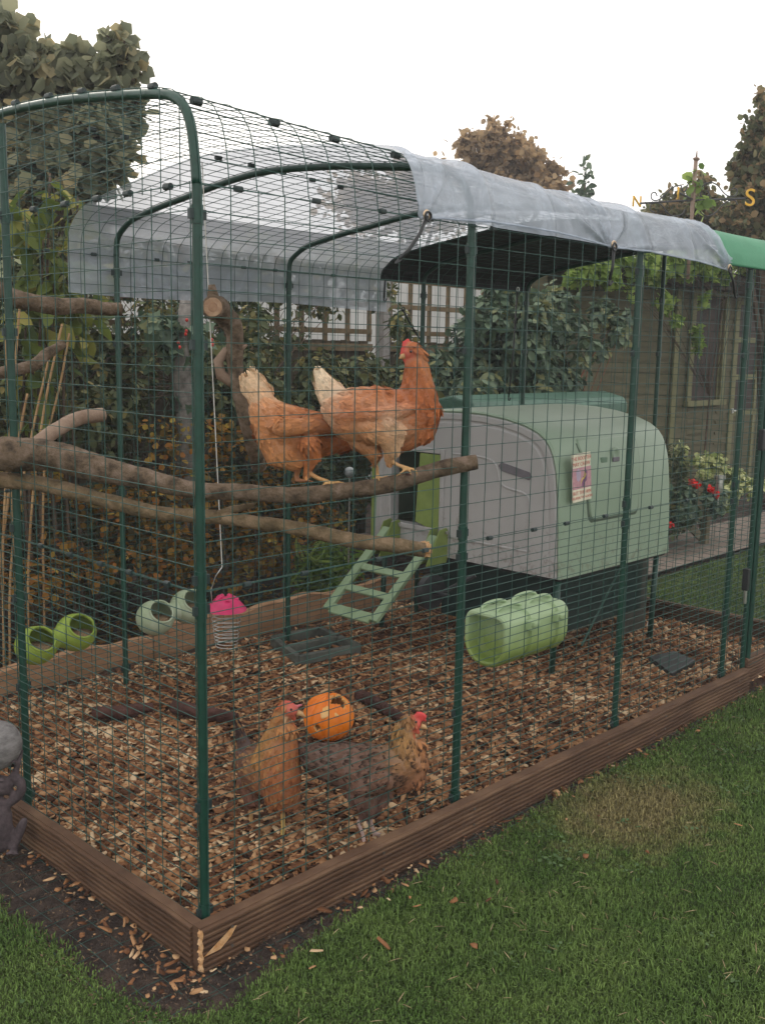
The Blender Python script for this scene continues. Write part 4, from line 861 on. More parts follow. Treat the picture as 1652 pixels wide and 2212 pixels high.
for cx in (-.067, .10):
    m = MB(); m.box(cx-.025, cx+.025, -.125, -.095, .14, .175); m.box(cx-.018, cx+.018, -.137, -.10, .155, .172); m.build('hook', TUBM, tb, bevel=.004)

# ------------------------------------------------------------------ the coop
CP = empty('chicken_coop', (3.1, 1.29, .04)); tag(CP, 'raised plastic chicken coop with grey front and sage green rounded roof inside the run', 'chicken coop')
OX, OY, OZ = 3.1, 1.29, .04
half = [(.640, .50), (.634, .62), (.628, .75), (.618, .90), (.603, 1.025), (.582, 1.10), (.560, 1.145), (.530, 1.182), (.480, 1.214), (.40, 1.243), (.28, 1.268), (.14, 1.284), (0, 1.288)]
half = [(a, b-.012+.0) for a, b in half]
fullp = [(-a, b) for a, b in half]+[(a, b) for a, b in half[:-1][::-1]]
def scaled(g, dz=0):   # inset profile
    return [(a*(1-g/.64), (b-.5)*(1-g/.8)+.5) for a, b in fullp]
m = MB(); x0, x1 = -.525, .545
rg = [[(x, a, b) for a, b in scaled(g)] for x, g in ((x0, .018), (x0-.008, .008), (x0+.0, .0), (x0+.04, -.003), (x1-.05, -.003), (x1-.015, .004), (x1, .022))]
n = len(fullp); V = [v for r in rg for v in r]; F = [(i*n+j, i*n+j+1, (i+1)*n+j+1, (i+1)*n+j) for i in range(len(rg)-1) for j in range(n-1)]+[tuple(range((len(rg)-1)*n, len(rg)*n))]
F += [(i*n+n-1, i*n, (i+1)*n, (i+1)*n+n-1) for i in range(len(rg)-1)]
m.add(V, F); shell = m.build('roof_shell', COOPGREEN, CP, auto=.5)
def egg():
    # raised egg-port panel on the front (-y) face
    def yy(z): return -np.interp(z, [p[1] for p in half[:8]], [p[0] for p in half[:8]])
    def pan(x0, x1, z0, z1, off, r, name, mat, inset=.006):
        V = []; zs = [z0+(z1-z0)*(.5-.5*math.cos(math.pi*i/26)) for i in range(27)]
        for z in zs:
            k = .05*(1-(z-z0)/(z1-z0)); d = min(z-z0, z1-z); cut = 0 if d >= r else r-math.sqrt(max(0, r*r-(r-d)**2)); e = .004 if d > .004 else .0
            xl, xr, Y = x0+k+cut, x1-k-cut, yy(z)
            V += [(xl-.001, Y+.012, z), (xl, Y-off*.5, z), (xl+.005, Y-off*(1 if e else .5), z), (xr-.005, Y-off*(1 if e else .5), z), (xr, Y-off*.5, z), (xr+.001, Y+.012, z)]
        F = [(i*6+j, i*6+j+1, (i+1)*6+j+1, (i+1)*6+j) for i in range(26) for j in range(5)]+[tuple(range(6)), tuple(range(26*6, 27*6))[::-1]]
        m = MB(); m.add(V, F); return m.build(name, mat, CP, auto=.6)
    gr = pan(-.344, .236, .736, 1.172, .0045, .045, 'door_seal', flat('coop seal', (.085, .12, .085), .7))
    dr = pan(-.328, .220, .752, 1.158, .013, .04, 'egg_door', COOPGREEN)
    for dx, w in ((-.14, .028), (.10, .024)):
        m = MB(); z = 1.045; m.box(dx-w, dx+w, yy(z)-.0185, yy(z)-.004, z-.014, z+.014); m.build('finger_recess', flat('painted recess shade', (.13, .21, .145), .6), dr, bevel=.004)  # raised pads; the recess shade is put into a darker green
    m = MB(); z = 1.07
    ysf = yy(z)-.017; V = []
    for rr_, dd in ((.038, -.0015), (.030, -.008), (.018, -.003), (.001, -.002)):
        for k in range(24): a = 2*math.pi*k/24; V.append((-.03+rr_*math.cos(a), ysf+dd, z+rr_*math.sin(a)))
    m.add(V, [(i*24+k, i*24+(k+1) % 24, (i+1)*24+(k+1) % 24, (i+1)*24+k) for i in range(3) for k in range(24)]); m.build('dial', COOPGREEN, dr, smooth=True)
    m = MB(); m.box(-.065, -.005, ysf-.014, ysf-.006, z-.040, z-.016); m.build('catch', flat('grey catch', (.16, .15, .17), .5), dr, bevel=.003)
    return yy
yy = egg()
# grey end panel (faces the near end of the run)
m = MB()
def gring(x, g): return [(x, a, b) for a, b in [(a*(1-g/.64), (b-.5)*(1-g/.80)+.5) for a, b in fullp]]
rg = [gring(x0+.03, .016), gring(x0-.006, .018), gring(x0-.010, .024), gring(x0-.010, .050), gring(x0-.002, .058), gring(x0-.002, .066), gring(x0-.008, .074)]
V = [v for r in rg for v in r]; F = [(i*n+j, i*n+(j+1) % n, (i+1)*n+(j+1) % n, (i+1)*n+j) for i in range(len(rg)-1) for j in range(n)]
m.add(V, F)
# inner face with a door opening: polygon fan around the opening
inner = [(a, b) for _, a, b in rg[-1]]; dy0, dy1, dz0, dz1 = .135, .49, .635, 1.035      # local y, z (world minus origin)
rect = [(dy0, dz0), (dy0, dz1), (dy1, dz1), (dy1, dz0)]
bm = bmesh.new(); ov = [bm.verts.new((x0-.008, a, b)) for a, b in inner]; iv = [bm.verts.new((x0-.008, a, b)) for a, b in rect]
es = [bm.edges.new((ov[i], ov[(i+1) % n])) for i in range(n)]+[bm.edges.new((iv[i], iv[(i+1) % 4])) for i in range(4)]
bmesh.ops.triangle_fill(bm, use_beauty=True, use_dissolve=False, edges=es)
bm.verts.index_update(); m.add([v.co[:] for v in bm.verts], [tuple(v.index for v in f.verts) for f in bm.faces]); bm.free()
gp = m.build('end_panel', COOPGREY, CP, auto=.5)
# door recess frame, inside with gloom put into its colour, and lime sliding door
m = MB(); X0, X1 = x0-.02, x0+.05
for a0, a1, b0, b1 in ((dy0-.028, dy0, dz0-.028, dz1+.028), (dy1, dy1+.028, dz0-.028, dz1+.028), (dy0, dy1, dz1, dz1+.028), (dy0, dy1, dz0-.028, dz0)):
    m.box(X0, X1, a0, a1, b0, b1)
m.build('door_frame', COOPGREY, CP, bevel=.005)
m = MB(); m.box(x0+.05, x0+.40, dy0-.02, dy1+.02, dz0-.025, dz0-.005); m.box(x0+.40, x0+.41, dy0-.1, dy1+.1, dz0-.02, dz1+.05); m.build('inner_floor', flat('coop interior gloom', (.05, .06, .04), .8), CP)
m = MB()
m.add([(x0-.004, dy0+.002, dz0-.02), (x0-.004, dy0+.002, dz1-.004), (x0-.004, dy0+.145, dz1-.004), (x0-.004, dy0+.17, dz0+.02)], [(0, 1, 2, 3)]); m.add([(x0-.016, dy0+.002, dz0-.02), (x0-.016, dy0+.002, dz1-.004), (x0-.016, dy0+.145, dz1-.004), (x0-.016, dy0+.17, dz0+.02)], [(0, 1, 2, 3), (0, 4+0-4, 1, 1)][:1])
m.add([(x, dy0+.002 if k in (0, 1) else (dy0+.145 if k == 2 else dy0+.17), (dz0-.02, dz1-.004, dz1-.004, dz0+.02)[k]) for x in (x0-.016, x0-.004) for k in range(4)], [(0, 1, 5, 4), (1, 2, 6, 5), (2, 3, 7, 6), (3, 0, 4, 7)])
m.build('sliding_door', PALELIME, CP)
# grip plate with recess shade put into its colour, and raised panel lines
m = MB()
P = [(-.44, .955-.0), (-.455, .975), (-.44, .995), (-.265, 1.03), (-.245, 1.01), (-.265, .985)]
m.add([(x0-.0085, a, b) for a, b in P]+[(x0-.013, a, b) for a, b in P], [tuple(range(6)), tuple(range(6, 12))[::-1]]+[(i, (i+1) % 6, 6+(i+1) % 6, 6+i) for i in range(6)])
m.build('grip', flat('grip recess shade', (.15, .14, .155), .6), CP, bevel=.002)
m = MB(); m.tube(smoothpoly([(x0-.008, .06, 1.045), (x0-.008, -.19, 1.045), (x0-.008, -.24, 1.0), (x0-.008, -.25, .93), (x0-.008, -.30, .90), (x0-.008, -.42, .89), (x0-.008, -.45, .85), (x0-.008, -.455, .60)], 2), .006, 6)
m.tube([(x0-.008, .08, .60), (x0-.008, -.44, .598)], .006, 6); m.build('moulded_line', COOPGREY, CP, smooth=True)
# lime strip at the far side
m = MB(); m.box(x0-.006, x0+.02, .63, .655, .50, .98); m.build('side_strip', PALELIME, CP, bevel=.004)
# base tray, legs, wheels, skirt
m = MB(); m.box(x0+.02, x1-.02, -.62, .62, .47, .50); m.build('base_tray', BLACK, CP, bevel=.004)
for lx, ly in ((x0+.04, -.60), (x1-.08, -.60), (x0+.04, .58), (x1-.08, .58)):
    m = MB(); m.tube([(lx, ly, .48), (lx-.02, ly, .0)], .016, 10); m.build('leg', G_POST, CP, smooth=True)
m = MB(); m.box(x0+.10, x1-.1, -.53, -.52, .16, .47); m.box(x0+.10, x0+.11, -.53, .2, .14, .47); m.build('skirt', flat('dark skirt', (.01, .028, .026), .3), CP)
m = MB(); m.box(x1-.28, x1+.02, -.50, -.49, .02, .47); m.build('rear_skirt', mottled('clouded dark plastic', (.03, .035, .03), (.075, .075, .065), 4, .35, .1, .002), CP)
wc = onD(930, 1278, 4.95)-np.array([OX, OY, OZ])
for dy in (0,):
    m = MB(); R_ = .090
    m.tube([(wc[0], wc[1]+dy-.02, wc[2]), (wc[0], wc[1]+dy-.017, wc[2]), (wc[0], wc[1]+dy+.017, wc[2]), (wc[0], wc[1]+dy+.02, wc[2])], [R_*.86, R_, R_, R_*.86], 28); m.build('wheel', BLACK, CP, auto=.5)
m = MB(); m.tube([(wc[0], wc[1]+.03, wc[2]), (wc[0], wc[1]-.12, wc[2])], .01, 8); m.tube([(wc[0], wc[1]-.06, wc[2]), (wc[0]+.10, wc[1]-.2, .49)], .011, 8); m.build('axle', BLACK, CP)
m = MB(); m.tube([tuple(onY(1345, 1215, .66)-np.array([OX, OY, OZ])), tuple(onY(1255, 1395, .60)-np.array([OX, OY, OZ]))], .006, 6); m.build('brace', G_POST, CP)
# small white wordmark
def text(s, size, mat, parent, loc, rot, name='lettering', ext=.0008, align='CENTER'):
    cu = bpy.data.curves.new(name, 'FONT'); cu.body = s; cu.size = size; cu.extrude = ext; cu.align_x = align; cu.align_y = 'CENTER'
    to = bpy.data.objects.new(name, cu); COL.objects.link(to); bpy.context.view_layer.update()
    dg = bpy.context.evaluated_depsgraph_get(); me = bpy.data.meshes.new_from_object(to.evaluated_get(dg)); bpy.data.objects.remove(to); bpy.data.curves.remove(cu)
    me.materials.clear(); me.materials.append(mat); o = bpy.data.objects.new(name, me); link(o, parent); o.location = loc; o.rotation_euler = rot; return o
WHITEP = flat('white print', (.75, .75, .72), .6)
text('Om', .045, WHITEP, CP, tuple(np.array(onY(1402, 1347, .80))-np.array([OX, OY, OZ])+np.array([0, -.004, 0])), (math.pi/2, 0, 0), 'wordmark')
# the ladder
LD = CP
def rail(y):
    m = MB(); a = np.array((2.05, y, .262)); b = np.array((2.50, y, .645)); e = (b-a)/2; L_ = np.linalg.norm(e); up = np.array([-e[2], 0, e[0]]); up = up/np.linalg.norm(up)
    m.obox((a+b)/2-np.array([OX, OY, OZ]), e, (0, .026, 0), up*.012)
    return m, a, b, e, up
lad = None
lad = empty('ladder', (0, 0, 0)); lad.parent = CP
m, a, b, e, up = rail(1.40); m2, a2, b2, _, _ = rail(1.745)
m.build('rail', LADDER, lad, bevel=.004); m2.build('rail', LADDER, lad, bevel=.004)
for t in (.02, .27, .52, .78):
    m = MB(); c = a+(b-a)*t; c[1] = (1.40+1.745)/2; w = .030 if t < .1 else .020
    m.obox(c-np.array([OX, OY, OZ]), e/np.linalg.norm(e)*w, (0, .1465, 0), up*.009); m.build('rung', LADDER, lad, bevel=.004)
for y in (1.40, 1.745):
    m = MB(); P = [(2.40, .50), (2.56, .50), (2.585, .56), (2.585, .66), (2.555, .69), (2.50, .68)]
    m.prism([(p[0]-OX, p[1]-OZ) for p in P], 'y', y-.034-OY, y-.027-OY); m.prism([(p[0]-OX, p[1]-OZ) for p in P], 'y', y+.027-OY, y+.034-OY); m.build('bracket', PALELIME, lad, bevel=.002)
    m = MB(); m.tube([(2.55-OX, y-.045-OY, .665-OZ), (2.55-OX, y-.036-OY, .665-OZ)], .009, 10); m.tube([(2.55-OX, y+.04-OY, .665-OZ), (2.55-OX, y+.05-OY, .665-OZ)], .009, 10); m.build('bolt', STEEL, lad)
# sign stuck to the coop
SG = empty('paper_sign', (2.70, .655, 1.02)); tag(SG, 'small cream paper sign with red lettering stuck on the green coop side', 'sign')
tiltx = math.atan2(.020, .24); SG.rotation_euler = (-tiltx*.6, -.05, 0); SG.location = (2.70, 1.29-.634-.016, 1.022)
PAPER = flat('cream paper', (.74, .70, .55), .8); PINKP = mottled('mauve print', (.50, .25, .30), (.60, .36, .38), 60, .8, 0); REDP = flat('red print', (.62, .22, .17), .8); PURP = flat('purple ink', (.22, .10, .20), .8); YELP = flat('yellow ink', (.75, .55, .16), .8); LILAC = flat('lilac ink', (.48, .40, .52), .8)
m = MB(); m.box(-.08, .08, -.001, .001, -.117, .117); m.build('sheet', PAPER, SG)
m = MB(); m.box(-.08, .08, -.0022, -.0011, -.055, .048); m.build('picture', PINKP, SG)
m = MB(); m.tube([(-.02, -.0024, .0), (-.02, -.0026, .0)], [.03, .03], 16)
m = MB(); m.add([(x, -.003, z) for x, z in ((-.045, -.01), (-.05, .03), (-.03, .045), (-.01, .03), (-.012, -.005), (-.03, -.02))], [tuple(range(6))]); m.build('picture_detail', LILAC, SG)
m = MB(); m.add([(x, -.0032, z) for x, z in ((.0, -.045), (-.004, -.01), (.02, .01), (.03, .045), (.045, .02), (.04, -.02), (.018, -.03), (.012, -.05))], [tuple(range(8))]); m.build('picture_detail', PURP, SG)
m = MB(); m.add([(x, -.0036, z) for x, z in ((-.012, -.035), (-.004, -.008), (.015, .0), (.024, .032), (.036, .01), (.026, -.006), (.006, -.012))], [tuple(range(7))]); m.build('picture_detail', YELP, SG)
for s, z, sz in (('THE ROOSTER', .092, .026), ('MAY CROW', .064, .027), ('BUT THE HEN', -.075, .025), ('DELIVERS THE GOODS', -.099, .0175)):
    text(s, sz, REDP, SG, (0, -.002, z), (math.pi/2, 0, 0), ext=.0004)

# ------------------------------------------------------------------ covers
def cover(name, x0, x1, sfun0, sfun1, off, mat, label, nx=300, ny=200, wr=None, th=None):
    """sheet lying over the arched roof; sfun give z of the hems at front/back for each x"""
    V = []
    for i in range(nx+1):
        x = x0+(x1-x0)*i/nx
        for j in range(ny+1):
            v = j/ny; zf = sfun0(x); zb = sfun1(x)
            # path: front hem (z zf) up to z=2.0, arch, then down to zb
            a = max(0, 2.0-zf); b = max(0, 2.0-zb); tot = a+RL+b; s = v*tot
            if s < a: p = np.array([0, zf+s]); nr = np.array([-1., 0])
            elif s > a+RL: p = np.array([WB, 2.0-(s-a-RL)]); nr = np.array([1., 0])
            else:
                u = (s-a)/RL; p = roofpt(u, 0); q = roofpt(u, 1.); nr = q-p
            o_ = off
            if wr: o_ += wr(x, s, tot)
            p = p+nr*o_; V.append((x, p[0], low(x, p[1])))
    nn = ny+1; F = np.array([(i*nn+j, i*nn+j+1, (i+1)*nn+j+1, (i+1)*nn+j) for i in range(nx) for j in range(ny)])
    o = mk(name, V, F, mat, smooth=True); o.location = (0, 0, 0); return tag(o, label, 'rain cover')
def sag(x, a, b, mid, d): return mid+d*math.sin(math.pi*(x-a)/(b-a))
EYX = (.775, 1.776, 2.70)
def fz(x):
    if x < 1.776: return 1.998+.020*math.sin(math.pi*(x-.775)/1.0)
    return 1.995-.02*(x-1.776)+.012*math.sin(math.pi*(x-1.776)/.92)
def wrf(x, s, tot):
    o_ = .003*math.sin(x*5+s*2)+.002*math.sin(x*13-s*5)
    f = math.exp(-s/.35)
    for ex, amp in ((.775, .8), (1.776, 1.), (2.70, 1.5)):
        dx = x-ex; dd = math.hypot(dx, s+.01); a = math.atan2(dx, s+.012)
        rdg = (1-abs(math.sin(a*5.5+ex*3+.6*math.sin(a*3))))**2
        o_ += amp*.026*min(1, dd/.05)*rdg*math.exp(-dd/.34)
    o_ += f*.005*abs(math.sin(math.pi*(x-.775)/.96))
    for k, (c, w) in enumerate(((1.06, .035), (2.02, .04), (1.42, .02), (2.4, .025))):
        o_ += (.018 if k < 2 else .008)*math.exp(-((x-c-.12*s)/w)**2)*math.exp(-s/.9)
    o_ += .012*math.exp(-((tot-s)/.25))*math.sin(x*9)
    return max(o_, -.002)+.003
CC = cover('clear_rain_cover', .76, 2.715, fz, lambda x: 1.835+.008*math.sin(x*4), .021, FILM, 'wrinkled clear plastic rain cover stretched over the middle of the run roof', wr=wrf)
GC = cover('green_shade_cover', 2.66, 4.06, lambda x: 2.0, lambda x: 2.02-.0*x, .0205, [UNDER, GREENCOVER], 'dark green shade tarpaulin over the far end of the run roof', 60, 90, wr=lambda x, s, t: .0012*math.sin(x*7+s*3)+.008*math.exp(-(s/.15))*(x > 2.8)*min(1, (x-2.8)*3))
so_ = GC.modifiers.new('t', 'SOLIDIFY'); so_.thickness = .0015; so_.offset = UOFF; so_.material_offset = 1
# hem cords of the clear cover
m = MB()
for fn, y, sg in ((fz, 0, 1),):
    P = []
    for i in range(60):
        x = .76+(2.715-.76)*i/59; o_ = .030+wrf(x, 0, 3); P.append((x, -o_-.001, fn(x)))
    m.tube(P, .0035, 6)
m.build('hem', FILM, CC, smooth=True)
EYELET = flat('brass eyelet', (.6, .45, .3), .3, metal=.8)
ey = []
for x, y, z in ((.775, -.040, 2.005), (1.776, -.045, 2.004), (2.69, -.045, 1.985)):
    m = MB(); m.tube([(x+.012*math.cos(a), y-.004, z+.012*math.sin(a)) for a in np.linspace(0, 2*math.pi, 17)], .0035, 6, cap=False); m.build('eyelet', EYELET, CC, smooth=True)
def bungee(P, label):
    o0 = np.array(P[0]); m = MB(); m.tube([np.array(p)-o0 for p in P], .0055, 8); r = m.build('bungee_cord', BLACK, origin=None, smooth=True); r.location = tuple(o0)
    tag(r, label, 'bungee cord', 'bungee cords holding the covers')
    d = np.array(P[-1])-np.array(P[-2]); d /= np.linalg.norm(d); q = np.array(P[-1])-o0; h = [q, q+d*.018, q+d*.026+np.array([.010, -.004, .006]), q+d*.016+np.array([.018, -.004, .012])]
    m = MB(); m.tube(smoothpoly(h, 2), .004, 8); m.build('hook', BLACK, r, smooth=True)
    m = MB(); m.tube([np.array([.013*math.cos(a), -.003, .013*math.sin(a)]) for a in np.linspace(0, 2*math.pi, 13)], .0035, 6, cap=False); m.build('ball_loop', STEEL if 'silver' in label else BLACK, r, smooth=True)
bungee([(.775, -.047, 2.0), (.74, -.047, 1.945), (.70, -.045, 1.90), (.665, -.04, 1.87)], 'black cord slanting down left from the first eyelet of the clear cover')
bungee([(1.776, -.05, 1.995), (1.775, -.05, 1.93), (1.765, -.046, 1.88)], 'short black cord hanging from the middle eyelet of the clear cover')
bungee([(2.69, -.05, 1.975), (2.73, -.05, 1.93), (2.76, -.046, 1.88)], 'black cord pulling down right from the last eyelet near the green cover')
bungee([(2.68, WB-.0, 2.015), (2.655, WB-.02, 1.98), (2.64, WB-.03, 1.90)], 'black cord at the back corner of the green cover')
bungee([tuple(onY(870, 668, 2.0)), tuple(onY(886, 700, 2.0)), tuple(onY(904, 728, 2.0))], 'black cord below the back hem of the clear cover')
bungee([tuple(onY(1117, 625, 1.93)), tuple(onY(1108, 760, 1.93)), tuple(onY(1098, 858, 1.93))], 'long silver tipped cord hanging down beside the far back post')

# ------------------------------------------------------------------ stone frog
FG = onZ(28, 1852, .0); 
fr_ = empty('frog_statue', (FG[0], FG[1], 0), math.atan2(RH[1], RH[0])); tag(fr_, 'weathered stone frog holding a round ball overhead at the end of the run', 'statue')
DF = (FG-CAM) @ FH
def FL(cx, cy, dep=0.):
    x, y = (0+cx/5.267)*.8533, (1780+cy/5.267)*.8533; w = onD(x, y, DF+dep)-np.array([FG[0], FG[1], 0]); return (w @ RH, w @ FH, w[2])
sf = .8533/5.267*DF/FPX
def fc(*pts, s=(1, 1, 1)): return dict(p=[(*FL(a, b, e[0] if e else 0), r*sf) for a, b, r, *e in pts], c=(.3, .2, .2), s=s)
frogch = [fc((-10, 1900, 120), (-20, 1700, 210), (-10, 1500, 190), (-20, 1350, 130), s=(1, .9, 1)), fc((-60, 1080, 190), (20, 1090, 180), (60, 1140, 130), s=(1, .85, .75)),
    fc((170, 980, 60), (280, 1050, 72), (300, 1150, 70), (240, 1260, 62), (130, 1330, 70)), fc((200, 1000, 55), (230, 850, 48, .01), (270, 720, 40, .02), (300, 640, 28, .02), (320, 610, 14, .02)), fc((230, 800, 40), (190, 770, 30, -.02), (150, 800, 20, -.03)),
    fc((330, 1560, 50), (290, 1650, 75), (240, 1800, 65), (200, 1900, 55)), fc((200, 1900, 50), (170, 1990, 42, -.03), (90, 2010, 26, -.04)), fc((200, 1950, 45), (230, 2010, 35, -.04)), fc((60, 1800, 130), (120, 1880, 80)),
    fc((-250, 1500, 70), (-300, 1800, 80), (-260, 1990, 60, -.02)), fc((-230, 1000, 60), (-320, 1100, 70), (-200, 1300, 60)), fc((-300, 1000, 50), (-300, 800, 45), (-300, 640, 30)), fc((30, 1030, 50, -.05)), fc((-110, 1030, 50, -.05))]
fo, *_ = blobbody('body', frogch, .006, 5, STONE, fr_)
m = MB(); bc = FL(-40, 560, .01); R_ = 345*sf; m.lathe([(R_*math.sin(a), -R_*math.cos(a)) for a in np.linspace(.01, math.pi-.01, 22)], bc, 32); m.build('ball', STONEBALL, fr_, smooth=True)
for a, b in ((30, 1030), (-110, 1030)):
    m = MB(); c = FL(a, b, -.075); m.lathe([(16*sf*math.sin(t), -16*sf*math.cos(t)) for t in np.linspace(.01, 3.13, 7)], c, 10); m.build('eye', STONE, fr_, smooth=True)

# ------------------------------------------------------------------ plants
LEAFDK = island('dark green leaves', [(0, (.035, .045, .018)), (.5, (.085, .105, .042)), (.85, (.14, .16, .07)), (1, (.28, .23, .08))], .55, .25, .35, nscale=1.5)
LEAFGREY = island('grey green laurel leaves', [(0, (.04, .07, .045)), (.45, (.10, .155, .095)), (.85, (.17, .23, .145)), (1, (.22, .22, .09))], .5, .25, .4, nscale=1.5)
LEAFAUT = island('yellowing small leaves', [(0, (.06, .05, .018)), (.3, (.20, .13, .025)), (.55, (.36, .20, .035)), (.8, (.42, .17, .04)), (1, (.55, .42, .09))], .6, .45, .25, nscale=2.)
LEAFYEL = island('big yellowing leaves', [(0, (.07, .11, .03)), (.5, (.16, .20, .04)), (.8, (.27, .26, .06)), (1, (.36, .31, .08))], .55, .4, .3)
LEAFIVY = island('bright ivy leaves', [(0, (.10, .18, .04)), (.5, (.24, .36, .08)), (1, (.42, .52, .16))], .5, .5, .3)
LEAFTREE = island('dull green tree leaves', [(0, (.15, .165, .11)), (.5, (.25, .265, .17)), (.85, (.34, .33, .21)), (1, (.42, .34, .18))], .55, .6, .35, nscale=.8)
LEAFORG = island('orange brown tree leaves', [(0, (.26, .20, .14)), (.4, (.42, .31, .19)), (.75, (.46, .33, .19)), (1, (.56, .37, .2))], .6, .6, .2, nscale=.6)
LEAFMIX = island('green and russet leaves', [(0, (.09, .10, .055)), (.5, (.17, .19, .10)), (.8, (.28, .20, .11)), (1, (.38, .27, .15))], .6, .55, .2, nscale=.7)
LEAFVAR = island('cream variegated leaves', [(0, (.10, .16, .04)), (.4, (.40, .44, .18)), (1, (.72, .72, .42))], .6, .3, .2)
REDFL = island('red petals', [(0, (.55, .01, .01)), (1, (.85, .05, .04))], .6, .3)
STEMM = mottled('brown stems', (.05, .035, .025), (.12, .085, .06), 12, .85, .5, .003)
CANE = mottled('golden canes', (.28, .16, .07), (.42, .27, .13), 10, .6, .2, .002)
GREYTR = mottled('grey mottled trunk', (.10, .09, .08), (.26, .24, .22), 14, .9, .7, .005)
def cloud(clumps, n, size, shape, spread=1., droop=.6, shell=.5, airy=False):
    """clumps: (x,y,z,rx,ry,rz). leaves clustered in each clump, denser towards the outside"""
    C = np.array(clumps, float); w = (C[:, 3]*C[:, 4]*C[:, 5])**(2/3); w /= w.sum()
    k = rng.choice(len(C), n, p=w); d = rng.standard_normal((n, 3)); d /= np.linalg.norm(d, axis=1, keepdims=True); r = (shell+(1-shell)*rng.random(n))**.8
    P = C[k, :3]+d*C[k, 3:]*r[:, None]+.1*C[k, 3:]*rng.standard_normal((n, 3))
    if airy: P = C[k, :3]+C[k, 3:]*rng.standard_normal((n, 3))*.62
    N_ = d+np.array([0, 0, .5])+.55*rng.standard_normal((n, 3)); N_ /= np.linalg.norm(N_, axis=1, keepdims=True)
    X = rng.standard_normal((n, 3))+d*.6; X[:, 2] -= droop; X -= N_*(X*N_).sum(1, keepdims=True)
    R = frames(X, N_); s = size*(.6+.8*rng.random(n)); return inst(shape[0], shape[1], P, R, s)
def subclumps(clumps, per, f=.42):
    out = []
    for (x, y, z, rx, ry, rz) in clumps:
        for _ in range(per):
            d = rng.standard_normal(3); d /= np.linalg.norm(d); r = rng.random()**.4
            s = f*(.6+.7*rng.random()); out.append((x+d[0]*rx*r, y+d[1]*ry*r, z+d[2]*rz*r, rx*s, ry*s, rz*s))
    return out
def plant(name, label, cat, clumps, n, size, shape, mat, stems, group=None, stemmat=STEMM, per=10, f=.42, partname='foliage', stemname='stems', shell=.3, droop=.6):
    base = np.array([np.mean([s[0][0] for s in stems]), np.mean([s[0][1] for s in stems]), 0.])
    root = empty(name, tuple(base)); tag(root, label, cat, group)
    cl = subclumps(clumps, per, f) if per else clumps
    V, F = cloud(cl, n, size, shape, shell=shell, droop=droop); mk(partname, V-base, F, mat, root)
    m = MB()
    for s in stems: m.tube([np.array(p)-base for p in smoothpoly([q[:3] for q in s], 2)], list(np.interp(np.linspace(0, 1, len(smoothpoly([q[:3] for q in s], 2))), np.linspace(0, 1, len(s)), [q[3] for q in s])), 7)
    for c in cl[::3]:
        s = stems[rng.integers(len(stems))]; i = rng.integers(max(1, len(s)-2), len(s)) if len(s) > 2 else 1; a = np.array(s[i][:3]); b = np.array(c[:3])
        m.tube([a-base, (a+b)/2-base+np.array([0, 0, .05*np.linalg.norm(b-a)]), b-base], [s[i][3]*.5, s[i][3]*.3, s[i][3]*.12], 5)
    m.build(stemname, stemmat, root, smooth=True); return root
# broad-leaved shrubs right of centre
plant('laurel_shrub', 'tall grey green broad leaved shrub right behind the coop roof', 'shrub', [(4.75, 2.95, 1.5, .5, .35, .5), (4.5, 2.9, .9, .65, .35, .5), (5.1, 3.0, 1.35, .5, .35, .6)], 7500, .085, LEAF, LEAFGREY, [[(4.7, 2.95, 0, .03), (4.7, 2.95, .8, .025), (4.6, 2.95, 1.5, .015)], [(4.9, 3, 0, .03), (5.0, 3, .9, .02), (5.1, 3, 1.5, .01)]], 'broad leaved shrubs by the shed')
plant('laurel_shrub', 'grey green shrub against the shed wall with red stems', 'shrub', [(5.75, 2.85, 1.25, .5, .25, .65), (6.0, 2.85, .6, .4, .25, .5), (5.4, 2.85, 1.9, .5, .2, .25), (6.3, 2.8, 1.9, .25, .15, .25), (5.0, 2.9, 1.95, .3, .2, .2)], 6500, .08, LEAF, LEAFGREY, [[(5.8, 2.9, 0, .025), (5.75, 2.9, 1., .02), (5.7, 2.9, 1.6, .01)], [(6., 2.9, 0, .02), (6, 2.9, .6, .015), (6.1, 2.9, 1., .01)]], 'broad leaved shrubs by the shed', stemmat=mottled('red stems', (.16, .05, .03), (.26, .09, .05), 10, .7, .2, .002))
plant('climbing_shrub', 'leafy climber growing up the trellis behind the upright hen', 'shrub', [(3.85, 3.3, 1.22, .5, .25, .3), (3.3, 3.2, 1.2, .5, .25, .4), (3.7, 3.2, .75, .7, .3, .45), (4.25, 3.3, 1.75, .12, .1, .2)], 5000, .07, LEAF, LEAFDK, [[(3.7, 3.3, 0, .02), (3.7, 3.3, .8, .015), (3.8, 3.3, 1.5, .01)], [(3.3, 3.2, 0, .02), (3.3, 3.2, 1.2, .01)]])
